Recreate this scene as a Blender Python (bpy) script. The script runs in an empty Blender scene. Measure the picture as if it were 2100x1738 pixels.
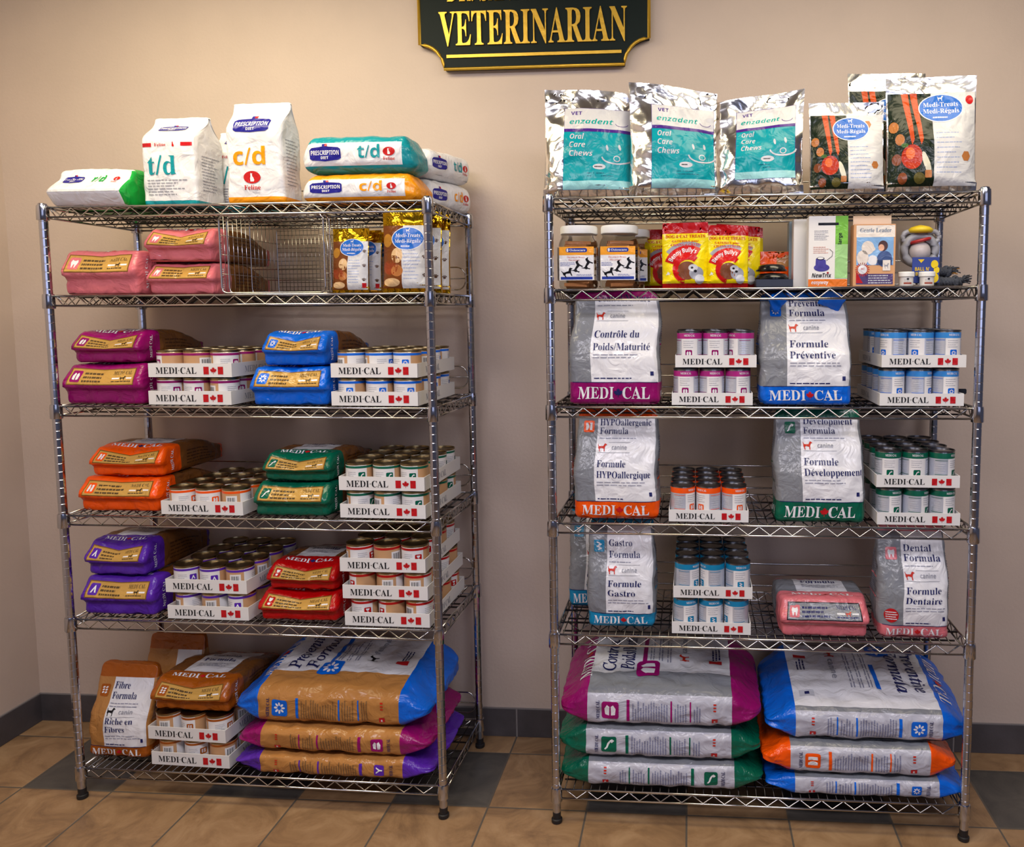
import bpy, bmesh, math, random, bisect
from mathutils import Vector, Matrix, noise
PI = math.pi
random.seed(4)
C = bpy.context.scene.collection
scene = bpy.context.scene

# ------------------------------------------------------------------ camera, world, lights, exposure
cam = bpy.data.cameras.new('camera')
cam.sensor_fit = 'HORIZONTAL'; cam.sensor_width = 36.0
cam.lens = 1657.0 / 2100 * 36.0
cam.shift_x = (1050 - 1290.0) / 2100
cam.shift_y = (790.0 - 869) / 2100
cam_o = bpy.data.objects.new('camera', cam); C.objects.link(cam_o)
cam_o.matrix_world = Matrix.Translation((0.31794, -2.79643, 1.54192)) @ Matrix((
    (0.9971652, -0.0015738, 0.0752269), (0.0750687, 0.0888744, -0.9932100), (-0.0051227, 0.9960416, 0.0887406))).to_4x4()
scene.camera = cam_o

world = bpy.data.worlds.new('room_light'); scene.world = world; world.use_nodes = True
_bg = world.node_tree.nodes['Background']
_bg.inputs[0].default_value = (0.38, 0.38, 0.54, 1); _bg.inputs[1].default_value = 0.20


def area(name, loc, target, sx, sy, power, col):
    l = bpy.data.lights.new(name, 'AREA'); l.shape = 'RECTANGLE'; l.size = sx; l.size_y = sy; l.energy = power; l.color = col
    o = bpy.data.objects.new(name, l); C.objects.link(o); o.location = loc
    o.rotation_euler = (Vector(target) - Vector(loc)).to_track_quat('-Z', 'Y').to_euler()
    return o


area('ceiling_lamp', (-1.15, -0.85, 2.76), (-1.15, -0.50, 0), 1.2, 0.4, 23, (1.0, 0.85, 0.56))
area('ceiling_lamp', (0.95, -0.95, 2.76), (0.95, -0.60, 0), 1.2, 0.4, 16, (1.0, 0.86, 0.60))
area('cool_overhead_light', (-0.75, -2.30, 2.76), (-0.75, -1.70, 0), 1.4, 0.8, 56, (0.95, 0.91, 1.0))  # cool overhead pair from an unseen source, lights the bag fronts
area('cool_overhead_light', (1.15, -2.40, 2.76), (1.15, -1.80, 0), 1.4, 0.8, 51, (0.95, 0.91, 1.0))
area('window_light', (1.0, -5.4, 2.0), (0.0, 0, 1.0), 1.0, 1.9, 11, (0.62, 0.68, 1.0))
area('window_light', (2.7, -5.0, 2.0), (0.2, 0, 1.0), 1.0, 1.9, 11, (0.62, 0.68, 1.0))
scene.view_settings.view_transform = 'Standard'
scene.view_settings.look = 'None'
scene.view_settings.exposure = -0.14
scene.view_settings.gamma = 1.0
scene.view_settings.use_curve_mapping = False

# ------------------------------------------------------------------ materials


def lin(c):
    return tuple(((v / 255) / 12.92 if v / 255 <= 0.04045 else ((v / 255 + 0.055) / 1.055) ** 2.4) for v in c)


MATS = {}


def mat(name, rgb, rough=0.5, metal=0.0, bump=0.0, bscale=20, alpha=None, trans=0.0, spec=0.5, var=0.0, crumple=0.0, coat=0.0):
    if name in MATS: return MATS[name]
    m = bpy.data.materials.new(name); m.use_nodes = True; nt = m.node_tree; p = nt.nodes['Principled BSDF']
    col = lin(rgb)
    p.inputs['Base Color'].default_value = (*col, 1); p.inputs['Roughness'].default_value = rough
    p.inputs['Metallic'].default_value = metal; p.inputs['Specular IOR Level'].default_value = spec
    p.inputs['Transmission Weight'].default_value = trans; p.inputs['Coat Weight'].default_value = coat
    p.inputs['Coat Roughness'].default_value = 0.12
    if alpha is not None: p.inputs['Alpha'].default_value = alpha
    if bump or var or crumple:
        tc = nt.nodes.new('ShaderNodeTexCoord')
    if bump or crumple:
        h = None
        nz = nt.nodes.new('ShaderNodeTexNoise'); nz.inputs['Scale'].default_value = bscale; nz.inputs['Detail'].default_value = 3
        nt.links.new(tc.outputs['Object'], nz.inputs['Vector']); h = nz.outputs['Fac']
        if crumple:
            nz.inputs['Distortion'].default_value = 1.2
            vo = nt.nodes.new('ShaderNodeTexVoronoi'); vo.feature = 'SMOOTH_F1'; vo.inputs['Smoothness'].default_value = 0.25
            vo.inputs['Scale'].default_value = crumple
            nt.links.new(nz.outputs['Color'], vo.inputs['Vector'])
            mx = nt.nodes.new('ShaderNodeVectorMath'); mx.operation = 'MULTIPLY_ADD'
            mx.inputs[1].default_value = (0.10, 0.10, 0.10)
            nt.links.new(nz.outputs['Color'], mx.inputs[0]); nt.links.new(tc.outputs['Object'], mx.inputs[2])
            nt.links.new(mx.outputs[0], vo.inputs['Vector']); h = vo.outputs['Distance']
        b = nt.nodes.new('ShaderNodeBump'); b.inputs['Strength'].default_value = bump; b.inputs['Distance'].default_value = 0.01
        nt.links.new(h, b.inputs['Height']); nt.links.new(b.outputs['Normal'], p.inputs['Normal'])
    if var:
        n2 = nt.nodes.new('ShaderNodeTexNoise'); n2.inputs['Scale'].default_value = 6; n2.inputs['Detail'].default_value = 5
        nt.links.new(tc.outputs['Object'], n2.inputs['Vector'])
        r = nt.nodes.new('ShaderNodeValToRGB'); r.color_ramp.elements[0].position = 0.3; r.color_ramp.elements[1].position = 0.7
        r.color_ramp.elements[0].color = (*[c * (1 - var) for c in col], 1); r.color_ramp.elements[1].color = (*[min(1, c * (1 + var)) for c in col], 1)
        nt.links.new(n2.outputs['Fac'], r.inputs['Fac']); nt.links.new(r.outputs['Color'], p.inputs['Base Color'])
    MATS[name] = m
    return m


def plastic(name, rgb, rough=0.22): return mat(name, rgb, min(rough, .22), bump=0.55, bscale=15, crumple=17, spec=0.38)
def ink(name, rgb): return mat('ink_' + name, rgb, 0.24, bump=0.45, bscale=15, crumple=17, spec=0.26)


MESHW = mat('dull_wire', (78, 76, 77), 0.2, 1.0)
CHROME = mat('chrome', (190, 192, 200), 0.14, 1.0)
WIRE = mat('chrome_wire', (196, 194, 190), 0.13, 1.0)
DARKMETAL = mat('dark_plastic_foot', (22, 22, 26), 0.5)
COL = dict(magenta=(144, 12, 98), blue=(6, 100, 212), orange=(240, 84, 6), green=(4, 94, 70), purple=(86, 38, 164), red=(178, 6, 10),
           brown=(160, 82, 18), teal=(14, 128, 172), pink=(212, 112, 120), yellow=(240, 216, 10), tdteal=(18, 142, 152), cdorange=(238, 150, 16), rdgreen=(20, 160, 60))
P = {k: plastic(k + '_plastic', v) for k, v in COL.items()}
K = {k: ink(k, v) for k, v in COL.items()}
WHITE = plastic('white_plastic', (226, 226, 228), 0.35)
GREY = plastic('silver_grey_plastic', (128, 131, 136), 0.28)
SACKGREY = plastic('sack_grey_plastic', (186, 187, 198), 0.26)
TAN = plastic('tan_plastic', (178, 124, 66), 0.33)
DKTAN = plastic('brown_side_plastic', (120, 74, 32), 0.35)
GOLD = plastic('gold_label', (190, 148, 74), 0.3)
KW = ink('white', (228, 228, 230)); KB = ink('navy', (34, 38, 92)); KK = ink('black', (24, 24, 28)); KR = ink('flag_red', (186, 28, 34))
KG = ink('grey', (150, 152, 162)); KT = ink('fine_print', (140, 142, 160)); KTD = ink('dark_print', (84, 66, 40)); KGL = ink('light_grey', (196, 198, 204))
KDOG = ink('dog_red', (196, 46, 28)); KBL = ink('sky_blue', (70, 150, 214)); KNB = ink('banner_blue', (36, 34, 132))
CARD = mat('white_card', (224, 222, 218), 0.6)
FOIL = mat('silver_foil', (238, 238, 238), 0.19, 1.0, bump=0.9, bscale=7, crumple=10)
GOLDFOIL = mat('gold_foil', (205, 160, 30), 0.2, 1.0, bump=0.5, bscale=14, crumple=20)
GILT = mat('gilt_paint', (206, 164, 52), 0.35, 0.55, bump=0.1, bscale=60)

# ------------------------------------------------------------------ object helpers


def link_mesh(name, bm, mats, parent=None, smooth=True, angle=None):
    me = bpy.data.meshes.new(name); bm.normal_update(); bm.to_mesh(me); bm.free()
    if not isinstance(mats, (list, tuple)): mats = [mats]
    for m in mats: me.materials.append(m)
    if smooth:
        me.polygons.foreach_set('use_smooth', [True] * len(me.polygons))
        if angle: me.set_sharp_from_angle(angle=angle)
    o = bpy.data.objects.new(name, me); C.objects.link(o)
    if parent is not None: o.parent = parent
    return o


def tag(o, label, cat, group=None, kind=None):
    o['label'] = label; o['category'] = cat
    if group: o['group'] = group
    if kind: o['kind'] = kind
    return o


def empty(name):
    o = bpy.data.objects.new(name, None); o.empty_display_size = 0.05; C.objects.link(o); return o


def struct(o):
    o['kind'] = 'structure'; return o


def dup(root):
    r = root.copy(); C.objects.link(r)
    for ch in root.children:
        c = ch.copy(); C.objects.link(c); c.parent = r
        for g in ch.children:
            d = g.copy(); C.objects.link(d); d.parent = c
    return r


UNIT = {'L': Matrix.Translation((-1.62462, -0.4686, 0)) @ Matrix.Rotation(-0.01763, 4, 'Z'),
        'R': Matrix.Translation((-0.08353, -0.48887, 0)) @ Matrix.Rotation(-0.00272, 4, 'Z')}
ZS = {'L': [1.86729, 1.60244, 1.26567, 0.92418, 0.59156, 0.10074], 'R': [1.86737, 1.60939, 1.27182, 0.92814, 0.58988, 0.10531]}
WID = {'L': 1.19, 'R': 1.2015}
DEP = 0.4055
LIFT = 0.004


def place(o, u, s, lx, ly, dz=0.0, rz=0.0, rx=0.0, ry=0.0):
    o.matrix_world = UNIT[u] @ Matrix.Translation((lx, ly, ZS[u][s] + LIFT + dz)) @ Matrix.Rotation(rz, 4, 'Z') @ Matrix.Rotation(ry, 4, 'Y') @ Matrix.Rotation(rx, 4, 'X')
    return o


def box(bm, x0, x1, y0, y1, z0, z1, mi=0):
    vs = [bm.verts.new(p) for p in ((x0, y0, z0), (x1, y0, z0), (x1, y1, z0), (x0, y1, z0), (x0, y0, z1), (x1, y0, z1), (x1, y1, z1), (x0, y1, z1))]
    for f in ((0, 3, 2, 1), (4, 5, 6, 7), (0, 1, 5, 4), (1, 2, 6, 5), (2, 3, 7, 6), (3, 0, 4, 7)):
        bm.faces.new([vs[i] for i in f]).material_index = mi
    return vs


def tube(bm, pts, r, seg=6, closed=False, mi=0):
    pts = [Vector(p) for p in pts]; n = len(pts); rings = []
    for i, p in enumerate(pts):
        if closed: t = pts[(i + 1) % n] - pts[i - 1]
        else: t = pts[min(i + 1, n - 1)] - pts[max(i - 1, 0)]
        t.normalize()
        a = Vector((0, 0, 1)) if abs(t.z) < 0.9 else Vector((0, 1, 0))
        u = t.cross(a).normalized(); v = t.cross(u)
        rings.append([bm.verts.new(p + r * (math.cos(2 * PI * k / seg) * u + math.sin(2 * PI * k / seg) * v)) for k in range(seg)])
    for i in range(n if closed else n - 1):
        a, b = rings[i], rings[(i + 1) % n]
        for k in range(seg):
            bm.faces.new((a[k], a[(k + 1) % seg], b[(k + 1) % seg], b[k])).material_index = mi
    if not closed:
        for rr in (rings[0][::-1], rings[-1]): bm.faces.new(rr).material_index = mi


def lathe(bm, prof, seg=24, cx=0, cy=0, mi=0, power=2.0, mfun=None):
    rings = []
    for r, z in prof:
        ring = []
        for k in range(seg):
            a = 2 * PI * k / seg; c, s = math.cos(a), math.sin(a)
            q = (abs(c) ** power + abs(s) ** power) ** (-1 / power)
            ring.append(bm.verts.new((cx + r * q * c, cy + r * q * s, z)))
        rings.append(ring)
    for i in range(len(rings) - 1):
        a, b = rings[i], rings[i + 1]
        for k in range(seg):
            f = bm.faces.new((a[k], a[(k + 1) % seg], b[(k + 1) % seg], b[k])); f.material_index = mfun(k, i) if mfun else mi
    for ring in (rings[0][::-1], rings[-1]):
        f = bm.faces.new(ring); f.material_index = mi
    return rings

# ------------------------------------------------------------------ lettering


TEXTC = {}


def _map(s, style):
    U, Lw = {'serif': (0x1D400, 0x1D41A), 'italic': (0x1D434, 0x1D44E), 'bi': (0x1D468, 0x1D482), 'bsans': (0x1D5D4, 0x1D5EE), 'bisans': (0x1D63C, 0x1D656), 'sans': (65, 97)}[style]
    r = ''
    for c in s:
        if 'A' <= c <= 'Z': r += chr(U + ord(c) - 65)
        elif 'a' <= c <= 'z': r += 'ℎ' if (style == 'italic' and c == 'h') else chr(Lw + ord(c) - 97)
        else: r += c
    return r


def _raw(s, style, off):
    cu = bpy.data.curves.new('lettering', 'FONT'); cu.body = _map(s, style); cu.resolution_u = 2; cu.offset = off
    o = bpy.data.objects.new('lettering', cu); C.objects.link(o)
    bpy.context.view_layer.update()
    me = o.evaluated_get(bpy.context.evaluated_depsgraph_get()).to_mesh()
    vs = [(v.co.x, v.co.y) for v in me.vertices]; fs = [tuple(p.vertices) for p in me.polygons]
    bpy.data.objects.remove(o); bpy.data.curves.remove(cu)
    return vs, fs


ACC = {'ô': 'o', 'é': 'e', 'è': 'e'}


def text2d(s, style='serif', off=0.0):
    """lettering outline scaled to a capital height of 1, left edge at x = 0"""
    key = (s, style, off)
    if key in TEXTC: return TEXTC[key]
    ck = ('H', style, off)
    if ck not in TEXTC:
        v, f = _raw('H', style, off); TEXTC[ck] = (max(p[1] for p in v), 0)
    cap = TEXTC[ck][0]
    plain = ''.join(ACC.get(c, c) for c in s)
    vs, fs = _raw(plain, style, off)
    for i, c in enumerate(s):
        if c in ACC:
            a = max(p[0] for p in _raw(plain[:i + 1], style, off)[0]); b = min(p[0] for p in _raw(plain[i], style, off)[0])
            w = max(p[0] for p in _raw(plain[i], style, off)[0]) - b; cx = a - w / 2; n = len(vs); t = 0.05
            if c == 'ô': q = [(cx - .17, .52), (cx - .11, .52), (cx, .60), (cx + .11, .52), (cx + .17, .52), (cx + .03, .68), (cx - .03, .68)]
            else: q = [(cx - .09, .52), (cx - .03, .52), (cx + .16, .65), (cx + .10, .69)]
            vs += q; fs.append(tuple(range(n, n + len(q))))
    x0 = min(p[0] for p in vs)
    vs = [((x - x0) / cap, y / cap) for x, y in vs]
    TEXTC[key] = (vs, fs); return TEXTC[key]


LEAF = [(0, 1), (.17, .70), (.36, .78), (.29, .28), (.52, .52), (.58, .38), (.88, .42), (.78, .14), (.92, .04), (.50, -.34), (.56, -.50), (.06, -.44), (.07, -.95),
        (-.07, -.95), (-.06, -.44), (-.56, -.50), (-.50, -.34), (-.92, .04), (-.78, .14), (-.88, .42), (-.58, .38), (-.52, .52), (-.29, .28), (-.36, .78), (-.17, .70)]
DOG = [(-1, .78), (-.92, .80), (-.80, .45), (-.62, .26), (.22, .28), (.42, .74), (.56, .90), (.70, .86), (.80, .76), (1.0, .64), (.98, .50), (.74, .46), (.62, .10), (.56, -.22), (.60, -.86), (.66, -.95), (.42, -.95),
       (.36, -.32), (-.34, -.14), (-.50, -.40), (-.44, -.80), (-.36, -.95), (-.60, -.95), (-.66, -.50), (-.86, -.20), (-.84, .16), (-.92, .42)]
CAT = [(-.3, -.9), (.45, -.9), (.6, -.6), (.4, -.1), (.15, .2), (.12, .55), (.2, .9), (0, .75), (-.2, .95), (-.3, .5), (-.25, .2), (-.35, -.2)]
GULL = [(-1, -.8), (-.6, -.5), (-.3, .5), (-.1, 1), (.1, .6), (.5, .2), (1, .3), (.5, 0), (.35, -.6), (.55, -1), (.2, -.8), (-.1, -.4), (-.5, -.9)]

# ------------------------------------------------------------------ soft surfaces


def sstep(a, b, t):
    t = min(1, max(0, (t - a) / (b - a))); return t * t * (3 - 2 * t)


FACES = {'front': lambda u, v: (u, -1, v), 'top': lambda u, v: (u, v, 1), 'right': lambda u, v: (1, u, v), 'left': lambda u, v: (-1, -u, v),
         'back': lambda u, v: (-u, 1, v), 'bottom': lambda u, v: (u, -v, -1)}


class Soft:
    """a filled bag: rounded box, bulged, wrinkled and then bent by warp(); stands on z = 0, centred in x and y"""

    def __init__(s, w, d, h, r=0.02, bulge=(0, 0, 0), amp=0.002, freq=14, seed=0, warp=None, n=26, breaks=None, sharp=0.6, quilt=0.0):
        s.h = (w / 2, d / 2, h / 2); s.r = min(r, .95 * min(s.h)); s.b = bulge; s.amp = amp; s.fr = freq; s.sd = Vector((seed * 7.31, seed * 3.17, seed * 1.73))
        s.warp = warp; s.n = n; s.br = breaks or {}; s.sharp = sharp; s.q = quilt; s.grid = {}

    def pt(s, face, u, v):
        c = FACES[face](u, v); p = [c[i] * s.h[i] for i in range(3)]
        inn = [max(-(s.h[i] - s.r), min(s.h[i] - s.r, p[i])) for i in range(3)]
        dv = Vector([p[i] - inn[i] for i in range(3)]); l = dv.length
        q = Vector(inn) + (dv * (s.r / l) if l > 1e-9 else dv)
        nn = Vector([(q[i] / s.h[i]) ** 5 for i in range(3)]); nn = nn.normalized() if nn.length > 1e-9 else nn
        f = [1 - (q[i] / s.h[i]) ** 2 for i in range(3)]
        q2 = Vector((q.x + s.b[0] * (q.x / s.h[0]) * f[1] * f[2], q.y + s.b[1] * (q.y / s.h[1]) * f[0] * f[2], q.z + s.b[2] * (q.z / s.h[2]) * f[0] * f[1]))
        if s.amp:
            a = noise.noise(q * s.fr + s.sd); b = 1 - 2 * abs(noise.noise(q * s.fr * 1.7 + s.sd * 2)); e = noise.noise(q * s.fr * 3.5 + s.sd)
            k = 1.0 if face != 'bottom' else 0.15
            c2 = 1 - 2 * abs(noise.noise(q * s.fr * 3.1 + s.sd * 3))
            q2 += nn * s.amp * k * ((1 - s.sharp) * a * 1.6 + s.sharp * (b - .6) + 0.35 * (c2 - .6) + .1 * e)
        q2.z += s.h[2]
        if s.warp: q2 = s.warp(q2, face)
        return q2

    def axis(s, i):
        n = s.n if s.h[i] > .08 else max(10, int(s.n * .6))
        t = [-1 + 2 * k / n for k in range(n + 1)]; a = [0.7 * x + 0.3 * math.sin(x * PI / 2) for x in t]
        for b in s.br.get('xyz'[i], []):
            j = min(range(1, n), key=lambda k: abs(a[k] - b)); a[j] = b
        return a

    def mesh(s, mf, mats, name, parent=None):
        bm = bmesh.new()
        ax = [s.axis(i) for i in range(3)]
        fa = {'front': (0, 2, 1, 1), 'top': (0, 1, 1, 1), 'right': (1, 2, 1, 1), 'left': (1, 2, -1, 1), 'back': (0, 2, -1, 1), 'bottom': (0, 1, 1, -1)}
        for f, (i, j, si, sj) in fa.items():
            U = ax[i] if si > 0 else [-x for x in ax[i][::-1]]; V = ax[j] if sj > 0 else [-x for x in ax[j][::-1]]
            gp = [[s.pt(f, u, v) for u in U] for v in V]; s.grid[f] = (U, V, gp); g = [[bm.verts.new(q) for q in row] for row in gp]
            for b in range(len(V) - 1):
                for a in range(len(U) - 1):
                    q = bm.faces.new((g[b][a], g[b][a + 1], g[b + 1][a + 1], g[b + 1][a]))
                    cu, cv = (U[a] + U[a + 1]) / 2, (V[b] + V[b + 1]) / 2
                    q.material_index = mf(f, *FACES[f](cu, cv)) if mf else 0
        bmesh.ops.remove_doubles(bm, verts=bm.verts, dist=1e-4)
        return link_mesh(name, bm, mats, parent)

    def half(s, face):
        return {'front': (s.h[0], s.h[2]), 'back': (s.h[0], s.h[2]), 'top': (s.h[0], s.h[1]), 'bottom': (s.h[0], s.h[1]), 'right': (s.h[1], s.h[2]), 'left': (s.h[1], s.h[2])}[face]


class Pouch:
    """two sheets sealed round the rim with a gusset at the foot"""

    def __init__(s, w, h, th, amp=0.003, freq=16, seed=0, warp=None, n=36, taper=0.0, seal=0.04):
        s.w = w; s.hh = h; s.th = th; s.amp = amp; s.fr = freq; s.sd = Vector((seed * 5.1, seed * 2.7, seed)); s.warp = warp; s.n = n; s.taper = taper; s.seal = seal; s.grid = {}

    def pt(s, face, u, v):
        sg = -1 if face == 'front' else 1
        if face == 'back': u = -u
        t = (v + 1) / 2
        foot = 0.35 + 0.65 * sstep(0, .12, t)
        th = s.th / 2 * foot * (1 - sstep(.35, 1 - s.seal, t) * .96) * (1 - abs(u) ** 4 * (0.9 if t > .1 else .6))
        x = u * s.w / 2 * (1 - s.taper * (1 - abs(2 * t - 1) ** 2)); z = t * s.hh
        q = Vector((x, sg * th, z))
        e = min(1, (1 - abs(u)) * 8) * min(1, (1 - t) * 12 + .15) * min(1, t * 8)
        w = noise.noise(Vector((x, z, sg * .3)) * s.fr + s.sd); b = 1 - 2 * abs(noise.noise(Vector((x, z, sg)) * s.fr * 1.6 + s.sd * 2))
        q.y += sg * s.amp * e * (w + .9 * (b - .6))
        sh = noise.noise(Vector((x, z, 5)) * s.fr * .6 + s.sd)
        q.y += s.amp * 1.2 * sh * min(1, t * 4)
        if s.warp: q = s.warp(q, face)
        return q

    def mesh(s, mf, mats, name, parent=None):
        bm = bmesh.new(); n = s.n; T = [-1 + 2 * k / n for k in range(n + 1)]
        for f in ('front', 'back'):
            gp = [[s.pt(f, u, v) for u in T] for v in T]; s.grid[f] = (T, T, gp); g = [[bm.verts.new(q) for q in row] for row in gp]
            for b in range(n):
                for a in range(n):
                    q = bm.faces.new((g[b][a], g[b][a + 1], g[b + 1][a + 1], g[b + 1][a])); q.material_index = mf(f, T[a], T[b]) if mf else 0
            if f == 'front': fr = g
            else:
                for i in range(n):
                    for (fa, fb, ga, gb) in ((fr[i][0], fr[i + 1][0], g[i][n], g[i + 1][n]), (fr[i][n], fr[i + 1][n], g[i][0], g[i + 1][0]), (fr[0][i], fr[0][i + 1], g[0][n - i], g[0][n - i - 1]), (fr[n][i], fr[n][i + 1], g[n][n - i], g[n][n - i - 1])):
                        try: bm.faces.new((fa, fb, gb, ga))
                        except ValueError: pass
        bmesh.ops.remove_doubles(bm, verts=bm.verts, dist=2e-4)
        bmesh.ops.recalc_face_normals(bm, faces=bm.faces)
        return link_mesh(name, bm, mats, parent, angle=.9)

    def half(s, face): return (s.w / 2, s.hh / 2)


class Flat:
    """plain box faces, for cartons, trays and boards"""

    def __init__(s, w, d, h): s.s = (w / 2, d / 2, h / 2); s.grid = {}
    def pt(s, face, u, v):
        c = FACES[face](u, v); return Vector((c[0] * s.s[0], c[1] * s.s[1], c[2] * s.s[2] + s.s[2]))
    def half(s, face):
        h = s.s
        return {'front': (h[0], h[2]), 'back': (h[0], h[2]), 'top': (h[0], h[1]), 'right': (h[1], h[2]), 'left': (h[1], h[2])}[face]


class Drum:
    """side of a tin; x runs round the wall"""

    def __init__(s, r, h): s.r = r; s.hh = h; s.grid = {}
    def pt(s, face, u, v):
        a = u * PI - PI / 2; return Vector((s.r * math.cos(a), s.r * math.sin(a), (v + 1) / 2 * s.hh))
    def half(s, face): return (s.r * PI, s.hh / 2)


def sample(su, face, u, v):
    if face not in su.grid: return su.pt(face, u, v)
    U, V, g = su.grid[face]
    i = min(len(U) - 2, max(0, bisect.bisect_right(U, u) - 1)); j = min(len(V) - 2, max(0, bisect.bisect_right(V, v) - 1))
    a = (u - U[i]) / (U[i + 1] - U[i]); b = (v - V[j]) / (V[j + 1] - V[j])
    return (g[j][i] * (1 - a) + g[j][i + 1] * a) * (1 - b) + (g[j + 1][i] * (1 - a) + g[j + 1][i + 1] * a) * b


class Print:
    """printing laid on a surface; one mesh per part name. Face coordinates are metres from the face's centre."""

    def __init__(s, surf, grid=0.008, eps=0.0010, step=0.00025): s.f = surf; s.g = grid; s.items = {}; s.eps = eps; s.step = step

    def add(s, face, vs, fs, m, part, layer): s.items.setdefault((part, face, m, layer), []).append((vs, fs))
    def poly(s, face, pts, m, part='body', layer=0): s.add(face, pts, [tuple(range(len(pts)))], m, part, layer)
    def rect(s, face, x0, y0, x1, y1, m, part='body', layer=0): s.poly(face, [(x0, y0), (x1, y0), (x1, y1), (x0, y1)], m, part, layer)
    def ell(s, face, cx, cy, rx, ry, m, part='body', layer=0, n=36, a=0.0):
        ca, sa = math.cos(a), math.sin(a)
        s.poly(face, [(cx + rx * math.cos(t) * ca - ry * math.sin(t) * sa, cy + rx * math.cos(t) * sa + ry * math.sin(t) * ca) for t in [2 * PI * k / n for k in range(n)]], m, part, layer)
    def shape(s, face, pts, cx, cy, sx, sy, m, part='body', layer=1, rot=0.0):
        ca, sa = math.cos(rot), math.sin(rot)
        s.poly(face, [(cx + x * sx * ca - y * sy * sa, cy + x * sx * sa + y * sy * ca) for x, y in pts], m, part, layer)
    def rrect(s, face, x0, y0, x1, y1, m, part='body', layer=1, r=0.15):
        k = r * min(x1 - x0, y1 - y0); p = []
        for cx, cy, a0 in ((x1 - k, y1 - k, 0), (x0 + k, y1 - k, PI / 2), (x0 + k, y0 + k, PI), (x1 - k, y0 + k, 1.5 * PI)):
            p += [(cx + k * math.cos(a0 + j * PI / 8), cy + k * math.sin(a0 + j * PI / 8)) for j in range(5)]
        s.poly(face, p, m, part, layer)
    def line(s, face, pts, w, m, part='body', layer=2):
        for (x0, y0), (x1, y1) in zip(pts, pts[1:]):
            dx, dy = x1 - x0, y1 - y0; l = math.hypot(dx, dy) or 1; nx, ny = -dy / l * w / 2, dx / l * w / 2; ex, ey = dx / l * w * .3, dy / l * w * .3
            s.poly(face, [(x0 + nx - ex, y0 + ny - ey), (x0 - nx - ex, y0 - ny - ey), (x1 - nx + ex, y1 - ny + ey), (x1 + nx + ex, y1 + ny + ey)], m, part, layer)
    def text(s, face, t, x, y, h, m, style='serif', w=None, rot=0.0, al='l', part='printed_lettering', layer=3, off=0.0, curve=None):
        vs, fs = text2d(t, style, off); W = max(p[0] for p in vs); kx = h if w is None else w / W
        ox = {'l': 0, 'c': -W * kx / 2, 'r': -W * kx}[al]; ca, sa = math.cos(rot), math.sin(rot); out = []
        for px, py in vs:
            a, b = px * kx + ox, py * h
            if curve:  # lettering bent on an arc of this radius, crowned upwards
                th = a / curve; a, b = (curve + b) * math.sin(th), (curve + b) * math.cos(th) - curve
            out.append((x + a * ca - b * sa, y + a * sa + b * ca))
        s.add(face, out, fs, m, part, layer)
    def greek(s, face, x0, x1, y, lines, lh, th, m, seed=0, part='body', layer=1, rot90=False):
        """lines of print too small to read, as broken dashes"""
        r = random.Random(seed)
        for k in range(lines):
            x = x0; end = x1 - (x1 - x0) * r.random() * .35; yy = y - k * lh
            while x < end:
                l = min((x1 - x0) * (0.05 + .12 * r.random()), end - x)
                if rot90: s.rect(face, yy - th / 2, x, yy + th / 2, x + l, m, part, layer)
                else: s.rect(face, x, yy - th / 2, x + l, yy + th / 2, m, part, layer)
                x += l + (x1 - x0) * .022

    def build(s, parent):
        out = {}
        for (part, face, m, layer), lst in s.items.items():
            bm = bmesh.new()
            for vs, fs in lst:
                bv = [bm.verts.new((x, y, 0)) for x, y in vs]
                for f in fs:
                    try: bm.faces.new([bv[i] for i in f])
                    except ValueError: pass
            big = [f for f in bm.faces if len(f.verts) > 4]
            if big: bmesh.ops.triangulate(bm, faces=big)
            if s.g and bm.verts:
                for ax in (0, 1):
                    lo = min(v.co[ax] for v in bm.verts); hi = max(v.co[ax] for v in bm.verts)
                    for k in range(math.floor(lo / s.g) + 1, math.ceil(hi / s.g)):
                        co = [0, 0, 0]; no = [0, 0, 0]; co[ax] = k * s.g; no[ax] = 1
                        bmesh.ops.bisect_plane(bm, geom=list(bm.verts) + list(bm.edges) + list(bm.faces), dist=1e-6, plane_co=co, plane_no=no)
            hu, hv = s.f.half(face); d = 0.004
            for v in bm.verts:
                u, w = v.co.x / hu, v.co.y / hv; u = max(-.999, min(.999, u)) if not isinstance(s.f, Drum) else u; w = max(-.999, min(.999, w))
                p = sample(s.f, face, u, w); nrm = (sample(s.f, face, u + d, w) - sample(s.f, face, u - d, w)).cross(sample(s.f, face, u, w + d) - sample(s.f, face, u, w - d))
                nrm = nrm.normalized() if nrm.length > 1e-12 else Vector((0, -1, 0))
                v.co = p + nrm * (s.eps + s.step * layer)
            out.setdefault(part, []).append((bm, m))
        res = {}
        for part, lst in out.items():
            big = bmesh.new(); mats = []
            if part == 'body': big.from_mesh(parent.data); mats = list(parent.data.materials)
            for bm, m in lst:
                if m not in mats: mats.append(m)
                mi = mats.index(m)
                mp = {v: big.verts.new(v.co) for v in bm.verts}
                for f in bm.faces:
                    if f.calc_area() < 1e-12: continue
                    try:
                        nf = big.faces.new([mp[v] for v in f.verts]); nf.material_index = mi; nf.smooth = True
                    except ValueError: pass
                bm.free()
            if part == 'body':
                big.to_mesh(parent.data); big.free()
                for m in mats[len(parent.data.materials):]: parent.data.materials.append(m)
            else: res[part] = link_mesh(part, big, mats, parent)
        return res


def flag(pr, face, x, y, h, part='printed_flag', w=None):
    w = w or h * 2.35; b = w * .27
    pr.rect(face, x, y, x + b, y + h, KR, part, 2); pr.rect(face, x + w - b, y, x + w, y + h, KR, part, 2)
    pr.shape(face, LEAF, x + w / 2, y + h / 2, h * .5, h * .48, KR, part, 2)


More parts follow.
